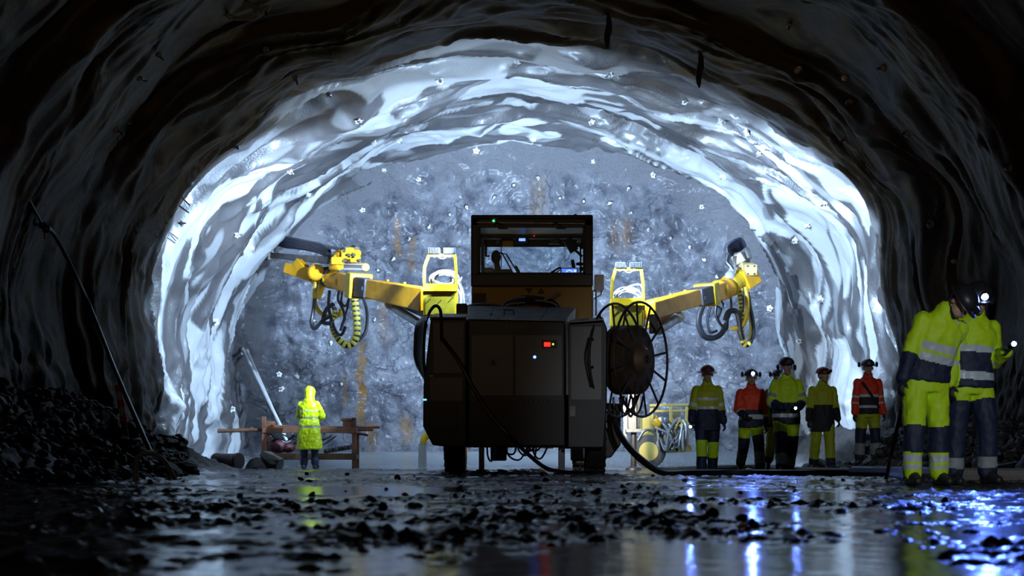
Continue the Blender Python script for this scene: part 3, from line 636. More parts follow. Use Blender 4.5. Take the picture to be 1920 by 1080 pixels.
# beside the cab: white box, handrail
b = MB(); p0, p1 = P(1114, 546, 25.6), P(1131, 517, 25.6); b.box(p0.x, p1.x, 25.4, 25.8, p0.z, p1.z); wb = part(b, 'junction_box', whitep, bevel=.015)
b = MB(); b.tube([P(1127, 545, 25.6), P(1127, 552, 25.5), P(1121, 556, 25.4), P(1114, 560, 25.2)], .012, 6, smooth=4); part(b, 'box_cable', white_h, wb)
b = MB(); b.tube([P(1111, 595, 24.2), P(1111, 545, 24.2), P(1116, 543, 24.2), P(1117.5, 548, 24.2), P(1117.5, 592, 24.2)], .014, 6); part(b, 'handrail', dsteel)
# hoses heaped on the deck behind the hood
b = MB()
for k in range(16):
    cx = 994+random.uniform(-8, 8); w = random.uniform(30, 56); h = random.uniform(10, 22); Y = 22.5+.05*k
    pts = [P(cx-w, 577, Y), P(cx-w*.8, 577-h*.55, Y+.05), P(cx-w*.3, 577-h, Y+.1), P(cx+w*.3, 577-h*.95, Y+.1), P(cx+w*.8, 577-h*.6, Y+.05), P(cx+w, 578, Y)]
    b.tube(pts, random.choice((.017, .02, .026)), 7, smooth=6)
hh = part(b, 'deck_hose', hose_m, label='black hoses heaped on the deck'); hh['kind'] = 'stuff'
b = MB()
for w, h in ((54, 19), (50, 9), (-53, 13)):
    s = 1 if w > 0 else -1; w = abs(w)
    b.tube([P(994-s*w, 578, 22.4), P(994-s*w*.85, 577-h*.6, 22.4), P(994-s*w*.45, 577-h, 22.42), P(994-s*10, 577-h*1.05, 22.45)], .012, 6, smooth=6)
part(b, 'deck_cable', mat('pale_cable', (.42, .40, .42), .4))
b = MB(); b.beam(P(1026, 560, 22.6), P(1046, 547, 22.6), .09, .03, .16, .04); b.beam(P(1020, 562, 22.6), P(1034, 556, 22.6), .04, .04); part(b, 'deck_shovel', dsteel)
b = MB(); p = P(908, 574, 22.5); b.ball(p, .28, .12, .05); part(b, 'deck_bag', black)
b = MB(); p0, p1 = P(856, 592, 22.6), P(876, 570, 22.6); b.box(p0.x, p1.x, 22.5, 22.9, p0.z, p1.z); part(b, 'deck_box', dark, bevel=.02)

# ---- lamp towers
def tower(xl_, xr_, ybot, ypan, ylip, ytop, xtl, xtr, lamps, Y, lampy):
    pts = lambda *q: [P(x, y, Y) for x, y in q]
    b = MB(); b.box(P(xl_, 0, Y).x, P(xr_, 0, Y).x, Y, Y+.35, P(0, ybot, Y).z, P(0, ylip, Y).z); box = part(b, 'tower_box', lemon, bevel=.015)
    b = MB(); b.box(P(xl_+4, 0, Y).x, P(xr_-5, 0, Y).x, Y-.012, Y+.01, P(0, ybot-2, Y).z, P(0, ylip+14, Y).z); part(b, 'tower_plate', mat('tower_ochre', (.50, .40, .012), .5, bump=.15, var=.35, vscale=6), box, bevel=.004)
    b = MB()
    b.hexa([P(xl_, ylip+14, Y-.10), P(xr_, ylip+14, Y-.10), P(xr_, ylip+14, Y), P(xl_, ylip+14, Y), P(xl_, ylip, Y-.02), P(xr_, ylip, Y-.02), P(xr_, ylip, Y+.1), P(xl_, ylip, Y+.1)]); part(b, 'tower_lip', lemon, box, bevel=.008)
    for fx, fy in ((.15, .55), (.45, .6), (.8, .5)):
        p = P(xl_+(xr_-xl_)*fx, ylip+(ybot-ylip)*fy, Y-.02); b = MB(); b.beam(p-Vector((.05, 0, .05)), p+Vector((.05, 0, .05)), .012, .012); part(b, 'panel_scrape', dark, box)
    b = MB()
    for a, c in (((xl_+2, ylip), (xl_+3, ylip-32)), ((xl_+3, ylip-32), (xtl+2, ytop)), ((xtl, ytop), (xtr, ytop)), ((xtr-2, ytop), (xr_-3, ylip-26)), ((xr_-3, ylip-26), (xr_-2, ybot))):
        b.beam(P(*a, Y+.05), P(*c, Y+.05), .055, .06)
    part(b, 'tower_frame', lemon, bevel=.006)
    for lx0, lx1 in lamps:
        b = MB(); b.box(P(lx0, 0, Y).x, P(lx1, 0, Y).x, Y-.02, Y+.12, P(0, lampy[1], Y).z, P(0, lampy[0], Y).z); lp = part(b, 'tower_lamp', mat('lamp_housing', (.05, .055, .075), .4), bevel=.03)
        b = MB()
        for k in range(8):
            x = P(lx0+1.5+k*(lx1-lx0-3)/7, 0, Y).x; b.box(x-.006, x+.006, Y-.05, Y-.01, P(0, lampy[1]-1, Y).z, P(0, lampy[0]+1, Y).z)
        part(b, 'cooling_fin', mat('lamp_housing', (.05, .055, .075), .4), lp)
        b = MB(); xc = P((lx0+lx1)/2, 0, Y).x; b.cyl((xc, Y+.05, P(0, lampy[1], Y).z-.05), (xc, Y+.05, P(0, lampy[1], Y).z+.01), .03); part(b, 'lamp_foot', gal, lp)
        b = MB(); b.box(P(lx0+1, 0, Y).x, P(lx1-1, 0, Y).x, Y+.12, Y+.135, P(0, lampy[1]-1, Y).z, P(0, lampy[0]+1, Y).z); part(b, 'lamp_glass', emit('lamp_light', (.8, .9, 1), 12), lp)
    b = MB(); xm = (xtl+xtr)/2; b.tube([P(xm-9, lampy[1]+1, Y-.04), P(xm-5, ytop+4, Y-.04), P(xm+2, ytop+6, Y-.04), P(xm+8, ytop+3, Y-.04), P(xm+10, lampy[1]+1, Y-.04)], .011, 6, smooth=5); part(b, 'lamp_cable', white_h)
tower(793, 858, 592, 592, 532, 479, 802, 855, ((803, 826), (831, 855)), 26.6, (464, 477))
tower(1145, 1209, 612, 612, 559, 505, 1152, 1204, ((1153, 1173), (1180, 1203)), 26.6, (491, 503))
def coil(cx, cy, w, h, n, Y, name, tail=None, m=white_h):
    b = MB()
    for k in range(n):
        a = random.uniform(-.5, .5); sx_ = w*random.uniform(.55, 1); sy_ = h*random.uniform(.5, 1); ox, oy = random.uniform(-3, 3), random.uniform(-2, 2)
        pts = []
        for j in range(10):
            t = 2*math.pi*j/10; x = sx_*math.cos(t); y = sy_*math.sin(t)
            pts.append(P(cx+ox+x*math.cos(a)-y*math.sin(a)*.6, cy+oy+x*math.sin(a)*.4+y*math.cos(a), Y+.02*k+.1*math.sin(t+k)))
        b.tube(pts, random.choice((.014, .018)), 6, closed=True, smooth=3, mi=k % 3 == 2)
    for t in (tail or []): b.tube([P(x, y, Y) for x, y in t], .016, 6, smooth=5)
    o = part(b, name, [m, hose_m], label='coil of pale hoses'); return o
coil(832, 524, 27, 17, 16, 27.1, 'hose_coil', [[(850, 515), (862, 535), (866, 560), (864, 592)], [(852, 520), (868, 545), (871, 585)], [(845, 512), (860, 528), (866, 520)], [(848, 524), (864, 556), (858, 590)]])
coil(1178, 556, 27, 18, 14, 27.1, 'hose_coil', [[(1160, 550), (1180, 537), (1200, 534), (1206, 548), (1207, 560)]])

# ---- cable reel on the right flank
ax = Vector((.84, -.54, 0)).normalized(); c2 = P(1203, 674, 21.7); wd = .42; c1_ = c2-ax*wd
def ring(c, r, n=40):
    e1 = Vector((0, 0, 1)); e2 = ax.cross(e1); return [c+(e1*math.cos(2*math.pi*k/n)+e2*math.sin(2*math.pi*k/n))*r for k in range(n)]
reel_m = mat('reel_paint', (.030, .022, .020), .5, bump=.1)
for c, nm in ((c2, 'reel_rim'), (c1_, 'reel_rim')):
    b = MB(); b.tube(ring(c, .875), .020, 8, closed=True); rim = part(b, nm, reel_m)
    for k in range(12):
        a = 2*math.pi*(k+.35)/12; d = Vector((0, 0, 1))*math.cos(a)+ax.cross(Vector((0, 0, 1)))*math.sin(a)
        b = MB(); s0 = -ax*.02 if c is c2 else ax*.0
        b.beam(c+s0+d*.36, c+d*.872, .035, .016, hint=ax); sp = part(b, 'reel_spoke', reel_m, rim)
b = MB(); b.lathe(c1_-ax*.02, c2-ax*.03, [(0, .50), (.05, .53), (.95, .53), (1.0, .50), (1.0, .46), (1.04, .30)], 36); dr = part(b, 'cable_drum', brown)
b = MB(); b.lathe(c2-ax*.04, c2+ax*.10, [(0, .24), (.5, .22), (.8, .17), (1, .15)], 24); hb = part(b, 'reel_hub', mat('hub_brown', (.17, .10, .055), .55, bump=.3, var=.4), dr)
b = MB(); b.lathe(c2+ax*.06, c2+ax*.13, [(0, .07), (1, .06)], 12); part(b, 'hub_cap', dark, dr)
b = MB(); b.beam(c1_-ax*.05, c1_-ax*.6, .25, .25); part(b, 'reel_bracket', dark)
b = MB(); b.box(P(1218, 0, 23).x, P(1232, 0, 23).x, 22.9, 23.1, P(0, 625, 23).z, P(0, 590, 23).z); part(b, 'reel_motor', dark, bevel=.01)
b = MB()
for k in range(4):
    x = 1150+12*k; b.tube([P(x, 745, 22.4), P(x+2, 760+random.uniform(0, 10), 22.4), P(x+9, 775+random.uniform(0, 8), 22.5), P(x+16, 762, 22.6), P(x+20, 742, 22.6)], .018, 6, smooth=5)
part(b, 'reel_hose', hose_m)

# ---- booms
def seg(name, p0, p1, w, h, m, parent, w1=None, h1=None, bevel=.02):
    b = MB(); b.beam(p0, p1, w, h, w1, h1); return part(b, name, m, parent, bevel)
def drum(name, p0, p1, r, m, parent, seg_=24):
    b = MB(); b.lathe(p0, p1, [(0, r*.88), (.06, r), (.3, r), (.34, r*.93), (.66, r*.93), (.7, r), (.94, r), (1, r*.88)], seg_); return part(b, name, m, parent)
def hose(name, pts, r, m, parent, Y0, Y1, n=6):
    q = [P(x, y, Y0+(Y1-Y0)*i/max(1, len(pts)-1)) for i, (x, y) in enumerate(pts)]
    b = MB(); b.tube(q, r, 8, smooth=n); return part(b, name, m, parent)
def wrapped(name, pts, r, parent, Y, m1, m2, n=10):     # hose wrapped with a protective spiral
    q = spline([P(x, y, Y) for x, y in pts], n); b = MB(); b.tube(q, r*.8, 8, mi=1); o = part(b, name, [m1, m2], parent)
    L_ = [0]
    for i in range(1, len(q)): L_.append(L_[-1]+(q[i]-q[i-1]).length)
    b = MB(); step = r*1.25; d = step/2
    while d < L_[-1]-step*.5:
        i = next(j for j in range(1, len(L_)) if L_[j] >= d); f = (d-L_[i-1])/max(1e-6, L_[i]-L_[i-1]); p = q[i-1].lerp(q[i], f); t = (q[i]-q[i-1]).normalized()
        b.lathe(p-t*step*.34, p+t*step*.34, [(0, r*.9), (.2, r), (.8, r), (1, r*.9)], 10); d += step
    return part(b, 'spiral_guard', m1, o if o.parent is None else parent)
paley = mat('sleeve_yellow', (.80, .68, .10), .5)
# left boom
B0, B1 = P(806, 563, 27.2), P(678, 538, 29.4)
lb = seg('boom_beam', B0, B1, .42, .46, yellow, rig, .36, .36, .025)
n_ = (B1-B0).normalized()
for t in (.25, .5, .75):
    c = B0.lerp(B1, t)+Vector((0, -.235, .02)); b = MB(); b.cyl(c, c+Vector((0, -.035, 0)), .03); part(b, 'beam_bolt', yellow, lb)
    c = B0.lerp(B1, t+.1)+Vector((0, 0, .235-.05*t)); b = MB(); b.cyl(c, c+Vector((0, 0, .035)), .03); part(b, 'beam_bolt', yellow, lb)
bd = seg('boom_sleeve', P(699, 542, 28.95), P(680, 538, 29.35), .40, .395, mat('sleeve_dark', (.055, .05, .06), .5), rig)
lettering('boom_lettering', 'Epiroc', .10, P(690, 541, 28.9), lt_m, bd, .003)
seg('boom_collar', P(677, 537, 29.38), P(668, 535, 29.65), .50, .52, lemon, rig)
seg('boom_link', P(668, 534, 29.6), P(641, 527, 30.6), .30, .36, yellow, rig)
drum('rotation_joint', P(644, 530, 30.5), P(619, 523, 31.2), .20, yellow, rig)
drum('rotation_joint', P(622, 522, 31.15), P(613, 519, 31.3), .23, dsteel, rig)
drum('rotation_joint', P(614, 521, 31.3), P(588, 513, 31.6), .215, yellow, rig)
lk = seg('boom_head', P(592, 517, 31.5), P(540, 503, 31.9), .34, .30, yellow, rig, .30, .24)
seg('boom_head', P(571, 506, 31.6), P(557, 491, 31.7), .22, .2, yellow, rig)
c = P(594, 512, 31.2); b = MB(); b.lathe(c, c+Vector((.0, -.2, 0)), [(0, .18), (.8, .18), (1, .14)], 20); part(b, 'pivot_cover', yellow, lk)
seg('boom_head', P(604, 528, 31.5), P(596, 560, 31.6), .15, .17, yellow, rig, .10, .10)
for q in (((640, 525), (629, 507)), ((607, 528), (604, 506))):
    b = MB(); b.beam(P(*q[0], 30.95), P(*q[1], 31.2), .05, .03); part(b, 'joint_clamp', lemon, lk)
# feed beam with the drill, seen end-on on top of the left boom
fd_ = seg('feed_beam', P(625, 489, 31.0), P(506, 479, 33.2), .30, .17, mat('feed_grey', (.26, .25, .25), .45, .4, bump=.2, var=.5), rig, .26, .12)
seg('feed_tip', P(516, 482, 33.0), P(500, 474, 33.4), .36, .16, mat('feed_worn', (.36, .30, .25), .5, .3, bump=.3, var=.5), rig)
for k in range(9):
    o = (k % 5)*4.4; z = (k//5)*3; b = MB()
    b.tube([P(618, 486-o-z*.5, 31.0), P(600, 473-o*.8-z, 31.3), P(565, 465-o*.75-z, 32.0), P(535, 462-o*.9-z, 32.6), P(514, 455-o*.4+z, 33.1)], .042, 8, smooth=6); part(b, 'feed_hose', mat('hose_navy', (.030, .030, .055), .4), fd_)
b = MB(); b.lathe(P(510, 470, 33.1)+Vector((0, 0, -.15)), P(510, 455, 33.1), [(0, .06), (1, .06)], 8); part(b, 'hose_clamp', dsteel, fd_)
for k in range(5):
    b = MB(); b.tube([P(611+2*k, 472+3*k, 31.0), P(621+2*k, 480, 30.8), P(620+3*k, 500-2*k, 30.75), P(613+2*k, 512-3*k, 30.9)], .020, 7, smooth=5); part(b, 'drill_hose', steel if k % 2 else hose_m, fd_)
dr_ = seg('rock_drill', P(626, 496, 30.6), P(644, 474, 30.6), .30, .2, yellow, rig, bevel=.03)
for (x0, y0), (x1, y1), r, m in (((622, 500), (638, 498), .10, yellow), ((631, 478), (642, 477), .095, yellow), ((642, 487), (668, 480), .075, yellow), ((655, 470), (672, 476), .085, yellow), ((641, 499), (682, 501), .028, steel), ((641, 504), (682, 505), .028, gal), ((641, 494), (682, 496), .028, gal), ((680, 501), (686, 501), .09, yellow), ((610, 462), (668, 473), .030, dsteel), ((663, 466), (669, 468), .075, brown)):
    b = MB(); b.lathe(P(x0, y0, 30.6), P(x1, y1, 30.4), [(0, r*.9), (.08, r), (.92, r), (1, r*.9)], 16); part(b, 'drill_cylinder', m, dr_)
for (x, y, s) in ((651, 480, .12), (660, 482, .10), (668, 487, .12), (634, 490, .14), (657, 470, .10)):
    b = MB(); p = P(x, y, 30.35); b.box(p.x-s, p.x+s*.8, p.y-.1, p.y+.1, p.z-s*.55, p.z+s*.6); part(b, 'drill_block', lemon, dr_, bevel=.02)
for (x, y) in ((645, 470), (654, 478), (664, 478), (648, 489), (675, 488)):
    b = MB(); p = P(x, y, 30.2); b.lathe(p, p+Vector((0, -.05, 0)), [(0, .035), (1, .03)], 10); part(b, 'hose_coupling', dsteel, dr_)
# hoses hanging under the left boom
hose('boom_hose', [(592, 528), (590, 558), (594, 578), (606, 590), (622, 594), (636, 590), (640, 580)], .050, lemon, rig, 31.3, 31.0)
wrapped('boom_hose', [(664, 556), (667, 580), (669, 605), (668, 630), (660, 645), (648, 647), (634, 636)], .085, rig, 30.6, paley, hose_m)
wrapped('boom_hose', [(634, 637), (625, 622), (622, 605), (628, 588), (626, 576)], .062, rig, 30.9, paley, hose_m)
for q, r in (([(618, 545), (616, 575), (622, 600), (630, 622), (640, 628), (648, 612)], .035), ([(655, 552), (652, 575), (645, 598), (640, 612)], .025), ([(636, 545), (634, 562), (643, 580), (646, 598), (638, 620)], .03), ([(590, 560), (587, 585), (584, 605), (590, 616), (606, 600), (622, 592)], .04), ([(680, 556), (688, 585), (686, 620), (672, 640)], .035), ([(642, 548), (640, 566), (648, 574), (654, 560)], .025), ([(626, 570), (612, 580), (606, 604), (622, 606)], .045)):
    hose('boom_hose', q, r, hose_m, rig, 30.9, 30.7)
# right boom
C0, C1 = P(1212, 583, 27.2), P(1302, 558, 28.7)
rb = seg('boom_beam', C0, C1, .42, .34, yellow, rig, .36, .32, .025)
for t in (.2, .5, .8):
    c = C0.lerp(C1, t)+Vector((0, -.225, .02)); b = MB(); b.cyl(c, c+Vector((0, -.035, 0)), .03); part(b, 'beam_bolt', yellow, rb)
    c = C0.lerp(C1, t)+Vector((0, 0, .165)); b = MB(); b.cyl(c, c+Vector((0, 0, .035)), .03); part(b, 'beam_bolt', yellow, rb)
bd = seg('boom_sleeve', P(1301, 559, 28.65), P(1322, 552, 29.05), .40, .345, mat('sleeve_dark', (.055, .05, .06), .5), rig)
lettering('boom_lettering', 'Epiroc', .10, P(1311, 558, 28.6), lt_m, bd, .003)
seg('boom_collar', P(1321, 554, 29.05), P(1331, 551, 29.3), .46, .46, lemon, rig)
seg('boom_link', P(1330, 551, 29.3), P(1352, 545, 29.9), .30, .34, yellow, rig)
drum('rotation_joint', P(1345, 546, 29.8), P(1364, 540, 30.3), .225, yellow, rig)
drum('rotation_joint', P(1362, 538, 30.35), P(1370, 535, 30.5), .20, dsteel, rig)
drum('rotation_joint', P(1366, 537, 30.4), P(1392, 524, 30.7), .24, lemon, rig)
rk_ = seg('boom_head', P(1388, 528, 30.6), P(1414, 514, 30.8), .44, .42, yellow, rig, .34, .40)
seg('boom_head', P(1402, 520, 30.7), P(1396, 498, 30.8), .36, .30, mat('head_tan', (.60, .47, .20), .5, bump=.2, var=.3), rig)
c = P(1407, 507, 30.5); b = MB(); b.box(c.x-.14, c.x+.14, c.y-.1, c.y+.15, c.z-.12, c.z+.12); part(b, 'pivot_cover', mat('head_tan', (.60, .47, .20), .5, bump=.2, var=.3), rk_, bevel=.02)
for dx, dy in ((-7, -8), (6, -8), (-7, 7), (6, 7)):
    b = MB(); p = c+Vector((dx*.011, -.1, dy*.011)); b.cyl(p, p+Vector((0, -.02, 0)), .018); part(b, 'head_bolt', dsteel, rk_)
fr = seg('feed_beam', P(1392, 496, 30.75), P(1384, 478, 30.8), .30, .30, mat('feed_worn', (.36, .30, .25), .5, .3, bump=.3, var=.5), rig, .32, .26)
seg('feed_side', P(1400, 490, 30.8), P(1394, 470, 30.9), .12, .3, mat('feed_grey', (.26, .25, .25), .45, .4, bump=.2, var=.5), rig)
for k in range(7):
    b = MB(); b.tube([P(1364+1.5*k, 474+2*k, 30.4+.1*k), P(1363+2*k, 462+2*k, 30.4+.1*k), P(1374+2*k, 452+3.0*k, 30.4+.1*k), P(1388+k, 447+3.2*k, 30.5+.1*k), P(1396+k, 455+3*k, 30.6+.1*k)], .026, 7, smooth=5); part(b, 'feed_hose', mat('hose_navy', (.030, .030, .055), .4), fr)
for k in range(3):
    b = MB(); b.tube([P(1364+3*k, 478, 30.4), P(1362+2*k, 490, 30.35), P(1369+k, 499, 30.3), P(1375, 508-3*k, 30.3)], .018, 6, smooth=5); part(b, 'drill_hose', hose_m if k else steel, fr)
b = MB(); b.beam(P(1376, 500, 30.4), P(1366, 528, 30.3), .10, .12); b.ball(P(1368, 520, 30.3), .11, .08, .14); part(b, 'drill_cylinder', gal, fr)
wrapped('boom_hose', [(1387, 540), (1389, 560), (1391, 590), (1390, 620), (1393, 640), (1400, 647), (1408, 640)], .068, rig, 30.4, paley, hose_m)
hose('boom_hose', [(1408, 640), (1413, 625), (1411, 600), (1405, 570), (1402, 548)], .045, hose_m, rig, 30.4, 30.6)
hose('boom_hose', [(1403, 640), (1408, 620), (1405, 590), (1399, 560), (1398, 545)], .030, paley, rig, 30.5, 30.7)
hose('boom_hose', [(1398, 538), (1401, 560), (1401, 585), (1396, 605), (1384, 615), (1370, 616)], .045, lemon, rig, 30.2, 30.3)
for q, r in (([(1318, 572), (1311, 592), (1311, 612), (1320, 630), (1336, 634), (1352, 626), (1362, 608)], .062), ([(1332, 575), (1327, 600), (1331, 622), (1345, 620)], .030), ([(1343, 572), (1342, 590), (1350, 606), (1362, 618), (1364, 600)], .030), ([(1352, 564), (1356, 572), (1350, 585), (1346, 596)], .022), ([(1370, 556), (1371, 578), (1366, 596), (1358, 610)], .026), ([(1360, 600), (1366, 585), (1380, 584), (1386, 600), (1388, 622), (1392, 636)], .06), ([(1338, 570), (1352, 580), (1347, 600), (1356, 615)], .02), ([(1392, 545), (1394, 575), (1389, 590)], .02)):
    hose('boom_hose', q, r, hose_m, rig, 30.2, 30.3)
b = MB(); b.cyl(P(1268, 597, 28.4), P(1235, 618, 27.5), .10); ram = part(b, 'lift_ram', steel)
b = MB(); b.lathe(P(1272, 595, 28.4)+Vector((0, -.12, 0)), P(1272, 595, 28.4)+Vector((0, .12, 0)), [(0, .08), (.1, .11), (.9, .11), (1, .08)], 16); part(b, 'ram_pin', whitep, ram)
seg('lower_link', P(1262, 585, 28.8), P(1216, 610, 27.2), .12, .13, yellow, rig)
for x in (-.62, 1.26):
    b = MB(); b.box(x-.05, x+.05, 24.84, 24.90, 4.34, 4.44); lp = part(b, 'roof_lamp', mat('lamp_housing', (.05, .055, .075), .4), bevel=.01)
    b = MB(); b.box(x-.04, x+.04, 24.90, 24.91, 4.36, 4.43); part(b, 'lamp_glass', emit('lamp_light', (.8, .9, 1), 12), lp)
b = MB(); b.box(1.53, 1.66, 25.48, 25.57, 1.27, 1.43); lp = part(b, 'side_lamp', mat('lamp_housing', (.05, .055, .075), .4), bevel=.01)
b = MB(); b.box(1.55, 1.65, 25.57, 25.58, 1.29, 1.41); part(b, 'lamp_glass', emit('lamp_warm', (1, .93, .75), 8), lp)
b = MB(); b.beam((1.3, 25.5, 1.35), (1.55, 25.52, 1.35), .05, .05); part(b, 'lamp_bracket', dsteel)
# cab roof lamps and low front lamps, facing the rock
for x, y, z in ((.35, 25.56, 4.28), (-.35, 25.56, 4.28), (-.6, 29.1, 1.75), (.9, 29.1, 1.75)):
    b = MB(); b.box(x-.14, x+.14, y-.06, y, z-.08, z+.08); lp = part(b, 'front_lamp', mat('lamp_housing', (.05, .055, .075), .4), bevel=.02)
    b = MB(); b.box(x-.12, x+.12, y, y+.01, z-.06, z+.06); part(b, 'lamp_glass', emit('lamp_light', (.8, .9, 1), 12), lp)
# ---------------------------------------------------------------- people
RX = lambda a: Matrix.Rotation(math.radians(a), 3, 'X')
RYm = lambda a: Matrix.Rotation(math.radians(a), 3, 'Y')
RZ = lambda a: Matrix.Rotation(math.radians(a), 3, 'Z')
skin = mat('skin', (.50, .30, .22), .55); glove = mat('dark_glove', (.022, .024, .03), .6, bump=.2); lips = mat('lips', (.36, .15, .13), .5)
hiviz = mat('hi_vis_yellow', (.60, .86, .012), .6, bump=.12, bscale=25); hired = mat('hi_vis_red', (.85, .055, .018), .6, bump=.12, bscale=25)
navy = mat('navy_cloth', (.014, .020, .055), .65, bump=.15, bscale=30); silver = mat('reflective_band', (.58, .62, .66), .35, bump=.05)
boot_m = mat('boot_leather', (.020, .019, .020), .5, bump=.2); olive = mat('dull_yellow', (.45, .50, .015), .6, bump=.12, bscale=25); blackc = mat('black_cloth', (.016, .016, .020), .7, bump=.15)
helm_red = mat('helmet_dark_red', (.11, .016, .014), .4); helm_navy = mat('helmet_navy', (.02, .025, .06), .4); helm_black = mat('helmet_black', (.022, .02, .024), .4); coatm = mat('raincoat_yellow', (.70, .84, .010), .38, bump=.12, bscale=20, coat=.15)
graysh = mat('grey_cloth', (.30, .33, .34), .6)

def rcone(mb, p0, p1, r0, r1, seg=14, flat=1.0, side=None):
    """closed tapered limb piece with round ends"""
    p0, p1 = Vector(p0), Vector(p1); d, a, b_ = frame(p1-p0, side or (0, -1, 0)); n = 4; prof = []
    for k in range(n+1):
        t = math.pi/2*k/n; prof.append((p0-d*r0*math.cos(t), max(.0008, r0*math.sin(t))))
    for k in range(n+1):
        t = math.pi/2*k/n; prof.append((p1+d*r1*math.sin(t), max(.0008, r1*math.cos(t))))
    v = []; f = []
    for c, r in prof:
        for k in range(seg):
            an = 2*math.pi*k/seg; v.append(c+a*math.cos(an)*r+b_*math.sin(an)*r*flat)
    for i in range(len(prof)-1):
        for k in range(seg):
            k2 = (k+1) % seg; f.append((i*seg+k, i*seg+k2, (i+1)*seg+k2, (i+1)*seg+k))
    f.append(tuple(range(seg-1, -1, -1))); f.append(tuple((len(prof)-1)*seg+k for k in range(seg)))
    mb.add(v, f)
def loft(mb, rings, seg=28):                      # rings: (centre, right, front, rx, ry)
    v = []; f = []
    for c, R, Fw, rx, ry in rings:
        for k in range(seg):
            an = 2*math.pi*k/seg; ca, sa = math.cos(an), math.sin(an)
            e = lambda q: math.copysign(abs(q)**.85, q)
            v.append(c+R*e(ca)*rx+Fw*e(sa)*ry)
    for i in range(len(rings)-1):
        for k in range(seg):
            k2 = (k+1) % seg; f.append((i*seg+k, i*seg+k2, (i+1)*seg+k2, (i+1)*seg+k))
    f.append(tuple(range(seg-1, -1, -1))); f.append(tuple((len(rings)-1)*seg+k for k in range(seg)))
    mb.add(v, f)
def fuse(mb, name, voxel, smooth_it, mats, parent, classify=None, folds=0.0, seed=0):
    """one continuous skin over all pieces"""
    me = bpy.data.meshes.new(name); me.from_pydata([tuple(v) for v in mb.v], [], mb.f); o = bpy.data.objects.new(name, me); COL.objects.link(o)
    r = o.modifiers.new('r', 'REMESH'); r.mode = 'VOXEL'; r.voxel_size = voxel; r.adaptivity = 0
    s = o.modifiers.new('s', 'SMOOTH'); s.iterations = smooth_it; s.factor = .5
    dg = bpy.context.evaluated_depsgraph_get(); dg.update()
    m2 = bpy.data.meshes.new_from_object(o.evaluated_get(dg)); bpy.data.objects.remove(o); bpy.data.meshes.remove(me)
    m2.name = name; n = len(m2.vertices); co = np.empty(n*3, np.float32); m2.vertices.foreach_get('co', co); co = co.reshape(-1, 3).astype(float)
    if folds > 0:
        nn = np.empty(n*3, np.float32); m2.vertices.foreach_get('normal', nn); nn = nn.reshape(-1, 3)
        d = folds*(1-2*np.abs(noise(co[:, 0]/.10+seed*3.1, co[:, 1]/.10, co[:, 2]/.16, seed)))+folds*.6*noise(co[:, 0]/.05, co[:, 1]/.05+seed, co[:, 2]/.05, seed+3)
        co = co+nn*d[:, None]; m2.vertices.foreach_set('co', co.reshape(-1).astype(np.float32))
    m2.materials.clear()
    for m in mats: m2.materials.append(m)
    if classify:
        k = len(m2.polygons); ce = np.empty(k*3, np.float32); m2.polygons.foreach_get('center', ce)
        m2.polygons.foreach_set('material_index', classify(ce.reshape(-1, 3).astype(float)).astype(np.int32))
    m2.shade_smooth(); m2.update()
    o = bpy.data.objects.new(name, m2); COL.objects.link(o); o.parent = parent; return o
def segd(c, p0, p1):
    p0, p1 = np.array(p0), np.array(p1); d = p1-p0; t = np.clip(((c-p0) @ d)/(d @ d), 0, 1)
    return np.linalg.norm(c-(p0+t[:, None]*d), axis=1), t

